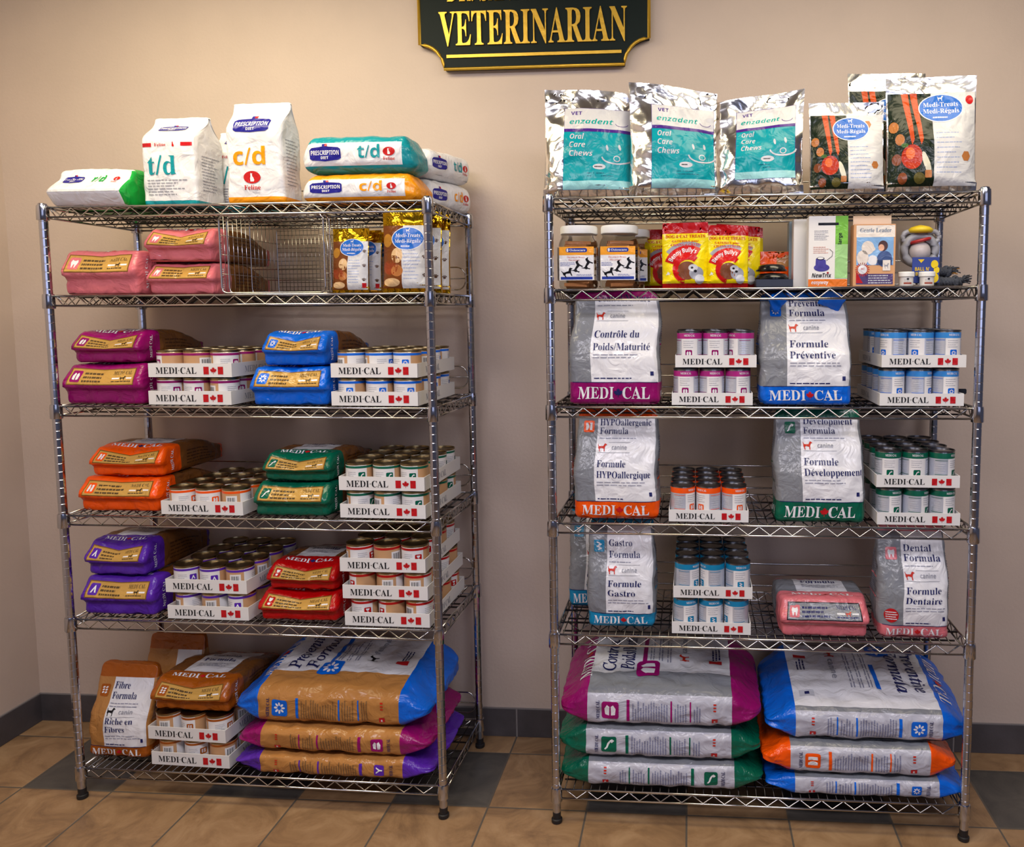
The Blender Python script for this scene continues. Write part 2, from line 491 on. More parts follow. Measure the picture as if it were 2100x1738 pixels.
def icon(pr, face, kind, x, y, s, bg, part='printed_emblem', rot=0.0, fg=None, layer=2):
    """rounded square with the pictogram of one recipe; (x, y) its centre, s its half size"""
    fg = fg or KW
    if bg is not None: pr.rrect(face, x - s, y - s, x + s, y + s, bg, part, layer)
    L = layer + 1
    def q(pts): pr.shape(face, pts, x, y, s * .78, s * .78, fg, part, L, rot)
    if kind == 'flower':
        for k in range(8):
            a = 2 * PI * k / 8
            pr.ell(face, x + .48 * s * math.cos(a), y + .48 * s * math.sin(a), s * .24, s * .13, fg, part, L, 10, a)
    elif kind == 'split':
        q([(-.75, -.8), (-.25, -.8), (-.25, -.2), (0, -.2), (0, .15), (-.25, .15), (-.25, .8), (-.75, .8)]); q([(.2, -.8), (.75, -.8), (.75, .8), (.2, .8), (.2, .45), (.4, .45), (.4, -.1), (.2, -.1)])
    elif kind == 'curve':
        q([(-.8, -.8), (-.55, -.9), (-.2, -.6), (0, -.1), (.25, .3), (.55, .35), (.5, .15), (.9, .55), (.5, .85), (.5, .65), (.1, .6), (-.25, .15), (-.45, -.45)])
    elif kind == 'feet':
        q([(-.75, -.7), (-.15, -.8), (-.1, .55), (-.45, .8), (-.85, .2)]); q([(.75, -.7), (.15, -.8), (.1, .55), (.45, .8), (.85, .2)])
    elif kind == 'tooth':
        q([(-.6, .8), (-.15, .6), (.15, .6), (.6, .8), (.8, .3), (.5, -.9), (.3, -.9), (.15, -.2), (-.15, -.2), (-.3, -.9), (-.5, -.9), (-.8, .3)])
    elif kind == 'tri':
        q([(-.1, .8), (.1, .8), (.75, -.75), (.35, -.75), (0, .1), (-.35, -.75), (-.75, -.75)])
    elif kind == 'drop':
        q([(-.7, .85), (.7, .85), (.5, .2), (.15, -.05), (-.15, -.05), (-.5, .2)]); pr.ell(face, x, y - s * .5, s * .38, s * .24, fg, part, L, 14)
    elif kind == 'gut':
        for k in range(4):
            pr.ell(face, x + (.14 if k % 2 else -.14) * s, y + (.5 - .34 * k) * s, s * .42, s * .13, fg, part, L, 12, .35 if k % 2 else -.35)
    elif kind == 'fibre':
        for a in (-.35, .35):
            for k in range(3): pr.ell(face, x + a * s, y + (.45 - .42 * k) * s, s * .28, s * .15, fg, part, L, 12, .3)
    elif kind == 'wye':
        q([(-.8, .8), (-.45, .8), (0, .15), (.45, .8), (.8, .8), (.18, -.15), (.18, -.85), (-.18, -.85), (-.18, -.15)])


def brand(pr, face, x, y, h, w, m=KW, rot=0.0, leaf=KR, part='brand_lettering', layer=2):
    """MEDI (leaf) CAL set across width w, its left end at (x, y)"""
    ca, sa = math.cos(rot), math.sin(rot); W1, W2 = w * .50, w * .38
    pr.text(face, 'MEDI', x, y, h, m, 'serif', W1, rot, part=part, layer=layer)
    ox = w - W2
    pr.text(face, 'CAL', x + ox * ca, y + ox * sa, h, m, 'serif', W2, rot, part=part, layer=layer)
    lx = W1 + (ox - W1) * .5
    pr.shape(face, LEAF, x + lx * ca - h * .5 * sa, y + lx * sa + h * .5 * ca, h * .42, h * .42, leaf, part, layer, rot)

# ------------------------------------------------------------------ room shell


def tile_floor():
    m = bpy.data.materials.new('stone_floor_tiles'); m.use_nodes = True; nt = m.node_tree; N = nt.nodes.new; Lk = nt.links.new; p = nt.nodes['Principled BSDF']

    def M(op, a, b=None, c=None):
        n = N('ShaderNodeMath'); n.operation = op
        for i, v in enumerate((a, b, c)):
            if v is None: continue
            if isinstance(v, (int, float)): n.inputs[i].default_value = v
            else: Lk(v, n.inputs[i])
        return n.outputs[0]
    tc = N('ShaderNodeTexCoord'); sp = N('ShaderNodeSeparateXYZ'); Lk(tc.outputs['Object'], sp.inputs[0])
    T = 0.3105
    gx = M('DIVIDE', M('ADD', sp.outputs[0], 20 * T + .001), T); gy = M('DIVIDE', M('ADD', sp.outputs[1], 20 * T + 0.120), T)
    ix, iy = M('FLOOR', gx), M('FLOOR', gy); fx, fy = M('FRACT', gx), M('FRACT', gy)
    ex = M('MINIMUM', fx, M('SUBTRACT', 1, fx)); ey = M('MINIMUM', fy, M('SUBTRACT', 1, fy)); e = M('MINIMUM', ex, ey)
    grout = M('LESS_THAN', e, 0.0095)
    dark = M('MULTIPLY', M('LESS_THAN', M('MODULO', ix, 2), .5), M('GREATER_THAN', M('MODULO', iy, 2), .5))
    cv = N('ShaderNodeCombineXYZ'); Lk(ix, cv.inputs[0]); Lk(iy, cv.inputs[1])
    wn = N('ShaderNodeTexWhiteNoise'); Lk(cv.outputs[0], wn.inputs['Vector'])
    va = N('ShaderNodeVectorMath'); va.operation = 'MULTIPLY_ADD'; Lk(wn.outputs['Color'], va.inputs[0]); va.inputs[1].default_value = (5, 5, 5); Lk(tc.outputs['Object'], va.inputs[2])
    nz = N('ShaderNodeTexNoise'); nz.inputs['Scale'].default_value = 6; nz.inputs['Detail'].default_value = 10; nz.inputs['Roughness'].default_value = .66; nz.inputs['Distortion'].default_value = 1.1; Lk(va.outputs[0], nz.inputs['Vector'])
    r1 = N('ShaderNodeValToRGB'); Lk(nz.outputs['Fac'], r1.inputs[0]); cr = r1.color_ramp
    cr.elements[0].position = .3; cr.elements[0].color = (*lin((112, 86, 62)), 1); cr.elements[1].position = .7; cr.elements[1].color = (*lin((170, 138, 102)), 1)
    q = cr.elements.new(.5); q.color = (*lin((148, 116, 82)), 1)
    r2 = N('ShaderNodeValToRGB'); Lk(nz.outputs['Fac'], r2.inputs[0]); r2.color_ramp.elements[0].position = .3; r2.color_ramp.elements[0].color = (*lin((62, 60, 58)), 1); r2.color_ramp.elements[1].position = .75; r2.color_ramp.elements[1].color = (*lin((96, 90, 82)), 1)
    mx = N('ShaderNodeMix'); mx.data_type = 'RGBA'; Lk(dark, mx.inputs['Factor']); Lk(r1.outputs[0], mx.inputs['A']); Lk(r2.outputs[0], mx.inputs['B'])
    m2 = N('ShaderNodeMix'); m2.data_type = 'RGBA'; Lk(grout, m2.inputs['Factor']); Lk(mx.outputs['Result'], m2.inputs['A']); m2.inputs['B'].default_value = (*lin((92, 84, 74)), 1)
    Lk(m2.outputs['Result'], p.inputs['Base Color']); p.inputs['Roughness'].default_value = .42
    b = N('ShaderNodeBump'); b.inputs['Strength'].default_value = .25; b.inputs['Distance'].default_value = .006
    Lk(M('ADD', M('MINIMUM', M('MULTIPLY', e, 40), 1), M('MULTIPLY', nz.outputs['Fac'], .5)), b.inputs['Height']); Lk(b.outputs[0], p.inputs['Normal'])
    return m


def slab(name, x0, x1, y0, y1, z0, z1, m):
    bm = bmesh.new(); box(bm, x0, x1, y0, y1, z0, z1); return struct(link_mesh(name, bm, m, smooth=False))


XL = -2.159
PAINT = mat('wall_paint', (201, 183, 168), 0.6, bump=0.08, bscale=90, var=0.025)
slab('floor', XL - .1, 3.2, -6.0, .1, -.06, 0, tile_floor())
slab('wall_back', XL - .1, 3.2, 0, .1, 0, 2.8, PAINT)
slab('wall_left', XL - .1, XL, -6.0, 0, 0, 2.8, PAINT)
slab('ceiling', XL - .1, 3.2, -6.0, .1, 2.8, 2.86, mat('ceiling_paint', (150, 148, 146), .8))


def skirting(name, L, along_x):
    """slate skirting tiles with grout joints on the floor's pitch and a caulked top"""
    T = .3105; bm = bmesh.new(); x = -T * 7 if along_x else -T * 20
    SL = mat('slate_skirting', (74, 70, 72), .5, bump=.2, bscale=30, var=.3); GR = mat('skirting_grout', (128, 122, 120), .8)
    lo, hi = L
    while x < hi:
        a, b = max(x + .0035, lo), min(x + T - .0035, hi)
        if b > a:
            if along_x: box(bm, a, b, -.010, 0, .003, .1045)
            else: box(bm, XL, XL + .010, a, b, .003, .1045)
        x += T
    if along_x: box(bm, lo, hi, -.007, 0, 0, .1075, 1)
    else: box(bm, XL, XL + .007, lo, hi, 0, .1075, 1)
    return struct(link_mesh(name, bm, [SL, GR], smooth=False))


skirting('baseboard_back', (XL, 3.2), True)
skirting('baseboard_left', (-6.0, -.010), False)

# ------------------------------------------------------------------ wire racks


def zigzag(bm, p0, p1, z0, z1, pitch, r, mi=0):
    p0, p1 = Vector(p0), Vector(p1); n = max(2, round((p1 - p0).length / (pitch / 2))); pts = []
    for k in range(n + 1):
        q = p0.lerp(p1, k / n); q.z = z0 if k % 2 == 0 else z1; pts.append(q)
    tube(bm, pts, r, 5, mi=mi)


def rack(u, label):
    w, d = WID[u], DEP; root = empty('wire_shelving_rack'); root.matrix_world = UNIT[u]
    tag(root, label, 'shelving')
    top = ZS[u][0] + .012
    for px, py in ((0, 0), (w, 0), (0, d), (w, d)):
        bm = bmesh.new(); R = .0127; prof = [(R * .9, .028)]; z = .05
        while z < top - .01:
            prof += [(R, z), (R, z + .0215), (R * .965, z + .0225), (R * .965, z + .0245)]; z += .0254
        prof += [(R, top - .002), (R * .8, top)]
        lathe(bm, prof, 16, px, py)
        po = link_mesh('post', bm, CHROME, root, angle=.25)
        bm = bmesh.new(); lathe(bm, [(.013, 0), (.0165, .003), (.0165, .012), (.0125, .014), (.0125, .034)], 16, px, py)
        link_mesh('levelling_foot', bm, DARKMETAL, po, angle=.6)
    for s in range(6):
        z = ZS[u][s] - .0005; bm = bmesh.new(); zl = z - .029; ins = .014
        for zz, r in ((z, .0034), (zl, .0032)):
            for a, b in (((ins, 0), (w - ins, 0)), ((ins, d), (w - ins, d)), ((0, ins), (0, d - ins)), ((w, ins), (w, d - ins))):
                tube(bm, [(*a, zz), (*b, zz)], r, 8)
        zigzag(bm, (.03, 0, 0), (w - .03, 0, 0), z - .002, zl + .002, .063, .0024); zigzag(bm, (.03, d, 0), (w - .03, d, 0), z - .002, zl + .002, .063, .0024)
        for xx in (0, w): zigzag(bm, (xx, .03, 0), (xx, d - .03, 0), z - .002, zl + .002, .05, .0022)
        n = 46
        for k in range(1, n): tube(bm, [(w * k / n, 0.0, z + .0022), (w * k / n, d, z + .0022)], .0017, 5, mi=1)
        for k in range(1, 4):
            tube(bm, [(0, d * k / 4, z - .002), (w, d * k / 4, z - .002)], .003, 6, mi=1); tube(bm, [(0.01, d * k / 4, zl), (w - .01, d * k / 4, zl)], .0028, 6, mi=1)
            zigzag(bm, (.03, d * k / 4, 0), (w - .03, d * k / 4, 0), z - .004, zl + .002, .063, .0022, 1)
        sh = link_mesh('shelf', bm, [WIRE, MESHW], root)
        for px, py in ((0, 0), (w, 0), (0, d), (w, d)):
            bm = bmesh.new(); lathe(bm, [(.0131, z + .006), (.0158, z + .006), (.0168, z - .002), (.0175, z - .036), (.0165, z - .038), (.0131, z - .038)], 18, px, py)
            link_mesh('collar', bm, CHROME, sh, angle=.6)
        bm = bmesh.new(); a, b, zc, r = .035, w - .045, z + .060, .038; pts = []
        for k in range(13): t = -PI / 2 + PI * k / 12; pts.append((b + r * math.cos(t) * .8, d + .006, zc + r * math.sin(t)))
        for k in range(13): t = PI / 2 + PI * k / 12; pts.append((a + r * math.cos(t) * .8, d + .006, zc + r * math.sin(t)))
        tube(bm, pts, .0028, 6, True); tube(bm, [(a - r * .78, d + .006, zc), (b + r * .78, d + .006, zc)], .0022, 6)
        for k in range(5): x = a + (b - a) * (k + .5) / 5; tube(bm, [(x, d + .006, z), (x, d + .006, zc - r)], .0022, 5)
        link_mesh('back_ledge', bm, WIRE, sh)
    return root


rack('L', 'chrome wire shelving rack in the left corner, beside the bare stretch of wall')
rack('R', 'chrome wire shelving rack on the right, silver treat pouches along its top')

# ------------------------------------------------------------------ wall sign


def sign():
    root = empty('wall_sign'); root.location = (-.208, -.002, 2.575)
    tag(root, 'dark green veterinarian sign with gold edge and raised gold lettering on wall', 'sign')
    w, h, n = .389, .206, .082; pts = []
    for sx, sz, a0 in ((1, -1, 90), (-1, -1, 0), (-1, 1, 270), (1, 1, 180)):
        cx, cz = sx * w, sz * h
        arc = [math.radians(a0 + 90 * k / 8) for k in range(9)]
        q = [(cx + n * math.cos(t), cz + n * math.sin(t)) for t in arc]
        pts += q
    bm = bmesh.new()
    f = bm.faces.new([bm.verts.new((x, 0, z)) for x, z in pts])
    ex = bmesh.ops.extrude_face_region(bm, geom=[f]); bmesh.ops.translate(bm, verts=[v for v in ex['geom'] if isinstance(v, bmesh.types.BMVert)], vec=(0, -.026, 0))
    bmesh.ops.recalc_face_normals(bm, faces=bm.faces)
    link_mesh('board', bm, mat('sign_green', (3, 20, 16), .55, spec=.2), root, smooth=False)
    bm = bmesh.new(); tube(bm, [(x, -.026, z) for x, z in pts], .0055, 8, True); link_mesh('gilt_edge', bm, GILT, root)

    def raised(name, t, x0, x1, z0, hh, style='serif'):
        vs, fs = text2d(t, style); W = max(p[0] for p in vs); kx = (x1 - x0) / W; b = bmesh.new()
        bv = [b.verts.new((x0 + x * kx, -.0262, z0 + y * hh)) for x, y in vs]
        for q in fs:
            try: b.faces.new([bv[i] for i in q])
            except ValueError: pass
        e = bmesh.ops.extrude_face_region(b, geom=list(b.faces)); bmesh.ops.translate(b, verts=[v for v in e['geom'] if isinstance(v, bmesh.types.BMVert)], vec=(0, -.006, 0))
        bmesh.ops.recalc_face_normals(b, faces=b.faces)
        return link_mesh(name, b, GILT, root, smooth=False)
    raised('lettering', 'VETERINARIAN', -.320, .316, -.131, .110)
    raised('lettering', 'DR. SANDS KAY', -.290, .140, .012, .085)
    bm = bmesh.new(); box(bm, -.296, .297, -.031, -.025, -.171, -.161); link_mesh('rule', bm, GILT, root, smooth=False)


sign()

# ------------------------------------------------------------------ tins and trays
BAND = {k: mat('band_' + k, COL[k], .3) for k in COL}
TALLBAND = dict(BAND); TALLBAND['blue'] = mat('tall_band_blue', (52, 134, 206), .3); TALLBAND['magenta'] = mat('tall_band_magenta', (172, 34, 122), .3)
TINGOLD = mat('tin_gold_rim', (196, 176, 128), .25, 1.0)
TINLID = mat('tin_gold_lid', (150, 132, 96), .3, 1.0)
TINWRAP = mat('tin_tan_wrap', (196, 152, 108), .3)
TINWHITE = mat('tin_white_label', (226, 224, 222), .35)
TINSILVER = mat('tin_silver_wrap', (200, 204, 214), .28, .4)
STEEL = mat('tin_steel', (150, 150, 150), .25, 1.0)
STEELD = mat('tin_steel_lid', (110, 110, 112), .3, 1.0)


def make_tin(kind, col, ic):
    short = kind == 'short'; R, H = (.0418, .079) if short else (.0370, .1025); seg = 48; bm = bmesh.new()
    if short:
        prof = [(R * .96, 0), (R, .002), (R * .985, .005), (R * .985, .066), (R * .985, .072), (R * .97, .074)]
        a0, a1 = seg * 3 // 4 - 7, seg * 3 // 4 + 9

        def mf(k, i):
            if i in (0, 1, 4): return 3
            return (1 if a0 <= k < a1 else 2)
        mats = [TINGOLD, TINWHITE, TINWRAP, TINGOLD]
    else:
        prof = [(R * .96, 0), (R, .002), (R * .985, .005), (R * .985, .080), (R * .985, .097), (R * .97, .099)]
        a0, a1 = seg * 3 // 4 - 5, seg * 3 // 4 + 5
        def mf(k, i):
            if i in (0, 1, 4): return 3
            return 0 if i == 3 else (1 if a0 <= k < a1 else 2)
        mats = [TALLBAND[col], TINWHITE, TINSILVER, STEEL]
        prof[4] = (R * .985, .096)
    lathe(bm, prof, seg, mfun=mf, mi=3)
    if short:
        for f in bm.faces:
            pass
    o = link_mesh('food_tin', bm, mats, angle=.5)
    bm = bmesh.new(); h0 = prof[-1][1]
    lathe(bm, [(R * .97, h0 - .001), (R * 1.005, h0 + .001), (R * 1.005, H), (R * .94, H), (R * .92, H - .004), (R * .3, H - .004), (R * .05, H - .004)], 40)
    link_mesh('lid', bm, TINLID if short else STEELD, o, angle=.5)
    pr = Print(Drum(R * .985, H), .006, .0002); W = PI * R
    k = K[col]
    if short:
        pr.rect('front', -W, H * .30, W, H * .44 - .004, BAND[col], 'paper_label', 0)
        pr.greek('front', -.012, .018, .012, 6, .0055, .0013, KG, 3, 'paper_label')
        icon(pr, 'front', ic, .033, .002, .010, k, 'paper_label')
        for q in range(9): pr.rect('front', -.075 + q * .0026, -.014, -.075 + q * .0026 + (.0009 if q % 3 else .0017), .012, KK, 'paper_label', 1)
        pr.rect('front', -.081, -.018, -.047, .017, TINWHITE, 'paper_label', 0)
    else:
        for yy in (.023, -.018): pr.rect('front', -.060, yy, -.026, yy + .0014, k, 'paper_label', 1); pr.rect('front', .028, yy, .062, yy + .0014, k, 'paper_label', 1)
        pr.greek('front', -.018, .014, .022, 4, .006, .0013, KG, 3, 'paper_label')
        icon(pr, 'front', ic, -.002, -.013, .0095, k, 'paper_label')
        pr.text('front', 'MEDI CAL', 0, .035, .006, KW, 'serif', .032, al='c', part='paper_label')
        pr.greek('front', -.060, -.028, .016, 5, .0066, .0022, KGL, 8, 'paper_label'); pr.greek('front', .03, .06, .016, 5, .0066, .0022, KGL, 8, 'paper_label')
    pr.build(o)
    return o


def make_tray(kind):
    w, d, h = (.266, .356, .042) if kind == 'short' else (.232, .314, .035); t = .0022; bm = bmesh.new()
    box(bm, -w / 2, w / 2, -d / 2, d / 2, 0, .0015)
    for a in ((-w / 2, w / 2, -d / 2, -d / 2 + t), (-w / 2, w / 2, d / 2 - t, d / 2), (-w / 2, -w / 2 + t, -d / 2 + t, d / 2 - t), (w / 2 - t, w / 2, -d / 2 + t, d / 2 - t)): box(bm, *a, .0015, h)
    o = link_mesh('cardboard_tray', bm, CARD, smooth=False)
    pr = Print(Flat(w, d, h), 0, .0002); c = h * .46; y = -c / 2 - .001
    for f, x0, W in (('front', -w * .41, w), ('right', -d * .3, w), ('left', -d * .3, w)):
        pr.text(f, 'MEDI·CAL', x0, y, c, KK if f == 'front' else KG, 'serif', W * .49, part='printed_lettering' if f == 'front' else 'body', off=-.004)
        if f == 'front': flag(pr, f, w * .165, y - c * .1, c * 1.2, w=w * .235)
    pr.build(o)
    return o, w, d, h


TRAYS = {}
TINS = {}


def trays(u, s, lx0, ly, kind, col, ic, spots, seed):
    """spots: (dx, tilt) per tray from the bottom up"""
    if kind not in TRAYS: TRAYS[kind] = make_tray(kind) + ([0],)
    if (kind, col) not in TINS: TINS[(kind, col)] = (make_tin(kind, col, ic), [0])
    tr, w, d, h, used = TRAYS[kind]; tin, tused = TINS[(kind, col)]
    pitch = .0845 if kind == 'short' else .109; r = random.Random(seed); n = len(spots); rack_n = 'left rack' if u == 'L' else 'right rack'
    names = {1: ['lone'], 2: ['lower', 'upper'], 3: ['lowest', 'middle', 'top']}[n]
    cpx = (w - .006) / 3; cpy = (d - .006) / 4
    for i, (dx, rz) in enumerate(spots):
        o = dup(tr) if used[0] else tr; used[0] = 1
        place(o, u, s, lx0 + w / 2 + dx, ly + d / 2, i * pitch + .0006, rz)
        tag(o, f'white cardboard tray holding {kind} {col}-banded tins, the {names[i]} one, {rack_n}', 'tray', 'white cardboard tin trays')
        for row in range(4):
            for cc in range(3):
                if i < n - 1 and row > 0 and not (u == 'L' and cc == 2) and not (u == 'R' and cc == 0 and lx0 > .6): continue
                t = dup(tin) if tused[0] else tin; tused[0] = 1
                x, y = (cc - 1) * cpx, (row - 1.5) * cpy
                ang = r.choice((-.6, -.25, .1, .5, 1.0, 1.7, 2.6, -1.3)) if kind == 'short' else r.choice((-.6, 0, .25, .5, .9, -1.0))
                t.matrix_world = o.matrix_world @ Matrix.Translation((x, y, .0018)) @ Matrix.Rotation(ang, 4, 'Z')
                tag(t, f"{kind} {col}-banded tin, {('front', 'second', 'third', 'back')[row]} row {('left', 'middle', 'right')[cc]}, in the {names[i]} tray", 'tin', f'{kind} {col} tins in trays')


trays('L', 2, .290, .02, 'short', 'magenta', 'feet', [(0, 0), (.003, .01)], 1)
trays('L', 2, .872, .02, 'short', 'blue', 'flower', [(0, 0), (.001, 0)], 2)
trays('L', 3, .310, .02, 'short', 'orange', 'split', [(0, 0)], 3)
trays('L', 3, .886, .02, 'short', 'green', 'curve', [(0, 0), (-.001, 0)], 4)
trays('L', 4, .312, .02, 'short', 'purple', 'tri', [(0, 0), (-.002, 0)], 5)
trays('L', 4, .893, .01, 'short', 'red', 'drop', [(0, 0), (-.004, 0), (-.011, .01)], 6)
trays('L', 5, .223, .03, 'short', 'brown', 'fibre', [(0, -.02), (-.006, -.03)], 7)
trays('R', 2, .349, .02, 'tall', 'magenta', 'feet', [(0, 0), (.010, 0)], 8)
trays('R', 2, .938, .02, 'tall', 'blue', 'flower', [(0, 0), (.003, 0)], 9)
trays('R', 3, .340, .02, 'tall', 'orange', 'split', [(0, 0)], 10)
trays('R', 3, .938, .02, 'tall', 'green', 'curve', [(0, 0), (-.004, 0)], 11)
trays('R', 4, .349, .02, 'tall', 'teal', 'gut', [(0, 0), (.004, 0)], 12)

# ------------------------------------------------------------------ cat food bags lying end-on


def cat_bag(u, s, lx0, lx1, ly, z0, h, col, ic, label, d=.35, seed=1, rz=0.0, top=True, base='tan', sag=.02, ridge=.012, lab=None, grp=None, dip=0.0):
    w = lx1 - lx0; K0 = K[col]

    def warp(p, f):
        t = (p.y + d / 2) / d; zz = p.z / h
        p.z *= 1 - .42 * sstep(.5, 1, t) + (.05 if 'upper' in label else 0) * math.sin(PI * min(1, t * 1.6)) * (zz if zz > 0 else 0)
        fr = 1 - sstep(0, .22, t)
        st = sstep(.36, .44, zz)
        p.x *= (1 - .10 * sstep(.6, 1, t)) * (1 - fr * (.035 * (1 - st) + .05 * sstep(.5, 1, zz)))
        p.y += fr * (-ridge * st * (1 - sstep(.42, 1.0, zz)) + .022 * sstep(.5, 1, zz) + .004 * (1 - st))
        p.z -= fr * dip * max(0, 1 - abs(p.x) / (w * .42)) * sstep(.3, .9, zz)
        return p
    so = Soft(w, d, h, r=min(.013, h * .16), bulge=(.006, .0, .001), amp=.0045, freq=13, seed=seed, warp=warp, breaks={'y': [-.52, .86], 'x': [-.55, .62], 'z': [-.28, -.20, -.12]})

    def mf(f, x, y, z):
        if y < -.52 or y > .86 or f == 'front': return 0
        if f == 'top' and -.55 < x < .62: return 1
        return 2
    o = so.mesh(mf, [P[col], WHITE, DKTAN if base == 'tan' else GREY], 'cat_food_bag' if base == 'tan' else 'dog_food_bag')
    pr = Print(so); L = lab or (GOLD if base == 'tan' else GREY)
    y0, y1 = h * .02, h * .38; x0, x1 = -w * .42, w * .41; hh = y1 - y0
    pr.rect('front', x0 - .003, y0 - .003, x1 + .003, y1 + .003, ink('label_edge', (120, 84, 30)) if base == 'tan' else KK, 'end_label', 0)
    pr.rect('front', x0, y0, x1, y1, L, 'end_label', 1)
    icon(pr, 'front', ic, x0 + hh * .5, (y0 + y1) / 2, hh * .38, K0, 'end_label', layer=2)
    tk = KTD if base == 'tan' else KB
    pr.greek('front', x0 + hh * 1.05, x0 + w * .50, y1 - hh * .28, 3, hh * .26, hh * .13, tk, seed, 'end_label', 2)
    pr.text('front', 'MEDI CAL', x1 - w * .27, y1 - hh * .36, hh * .24, tk, 'serif', w * .24, part='end_label', layer=2)
    pr.rect('front', x1 - w * .27, y0 + hh * .34, x1 - w * .18, y0 + hh * .44, KW, 'end_label', 2); pr.rect('front', x1 - w * .10, y0 + hh * .34, x1 - w * .02, y0 + hh * .44, KW, 'end_label', 2)
    pr.shape('front', DOG, x1 - w * .14, y0 + hh * .40, w * .035, hh * .15, KK if base == 'tan' else KDOG, 'end_label', 2)
    pr.greek('front', x1 - w * .27, x1 - w * .02, y0 + hh * .18, 1, .01, hh * .08, tk, seed + 2, 'end_label', 2)
    pr.rect('front', -w * .46, -h * .135, w * .46, -h * .125, KGL if base != 'tan' else K0, 'end_label', 0)
    yb = -d / 2 + .038
    brand(pr, 'top', -w * .36, yb, .024, w * .72, leaf=KB if col in ('red', 'orange') else KR)
    if top:
        pr.text('top', 'Formula', -w * .20, yb + .12, .022, KB, 'serif', w * .42, part='body'); pr.greek('top', -w * .2, w * .26, yb + .10, 3, .009, .003, KT, seed, 'body')
        pr.text('top', 'Formule', -w * .20, yb + .17, .022, KB, 'serif', w * .42, part='body')
    for f in ('right',):
        pr.text(f, 'MEDI CAL', -d / 2 + .048, -h * .36, .010, KW, 'serif', h * .72, rot=PI / 2, part='body')
        pr.greek(f, -d / 2 + .11, d * .30, h * .2, 5, h * .11, .004, ink('body', (82, 48, 20)) if base == 'tan' else KT, seed, 'body')
    pr.build(o)
    place(o, u, s, lx0 + w / 2, ly + d / 2, z0, rz)
    return tag(o, label, 'pet food bag', grp or 'bags of dry cat food lying end-on')


for a in (
    (1, .022, .272, .03, 0, .136, 'pink', 'tooth', 'low pink cat food bag alone by the left post, second shelf of left rack'),
    (1, .282, .500, .05, 0, .096, 'pink', 'tooth', 'lower of two stacked pink cat food bags left of the empty wire basket'),
    (1, .282, .500, .05, .100, .100, 'pink', 'tooth', 'upper of two stacked pink cat food bags left of the empty wire basket'),
    (2, .012, .268, .02, 0, .124, 'magenta', 'feet', 'lower magenta cat food bag of two beside the magenta-banded tins'),
    (2, .030, .255, .04, .128, .094, 'magenta', 'feet', 'upper magenta cat food bag of two beside the magenta-banded tins'),
    (2, .615, .855, .02, 0, .116, 'blue', 'flower', 'lower bright blue cat food bag with gold label in the left rack'),
    (2, .648, .848, .04, .120, .097, 'blue', 'flower', 'upper bright blue cat food bag with gold label in the left rack'),
    (3, .022, .288, .04, 0, .106, 'orange', 'split', 'lower orange cat food bag of the pair lying near the left post'),
    (3, .050, .292, .06, .110, .088, 'orange', 'split', 'upper orange cat food bag of the pair lying near the left post'),
    (3, .612, .852, .02, 0, .101, 'green', 'curve', 'lower green cat food bag between orange-banded and green-banded tins'),
    (3, .632, .850, .04, .105, .082, 'green', 'curve', 'upper green cat food bag between orange-banded and green-banded tins'),
    (4, .016, .262, .03, 0, .119, 'purple', 'tri', 'lower purple cat food bag of the pair near the left post'),
    (4, .022, .228, .05, .123, .104, 'purple', 'tri', 'upper purple cat food bag of the pair near the left post'),
    (4, .606, .862, .03, 0, .088, 'red', 'drop', 'lower red cat food bag of the pair with goblet emblem'),
    (4, .628, .852, .05, .092, .078, 'red', 'drop', 'upper red cat food bag of the pair with goblet emblem'),
):
    i = hash_i = sum(map(ord, a[-1])) % 97
    cat_bag('L', *a, seed=i, dip=.018 if 'red' in a[-1] or 'upper' in a[-1] else .006, rz=random.Random(i).uniform(-.02, .02))
cat_bag('L', 5, .218, .478, .05, .1715, .098, 'brown', 'fibre', 'brown cat food bag lying on the brown-banded tins, bottom shelf', d=.34, seed=40, dip=.02)
cat_bag('R', 4, .667, .922, .02, 0, .108, 'pink', 'tooth', 'pink dog food bag lying end-on beside the standing pink and silver bag', d=.34, seed=41, base='grey', grp='bags of dry dog food')

# ------------------------------------------------------------------ standing dog food bags


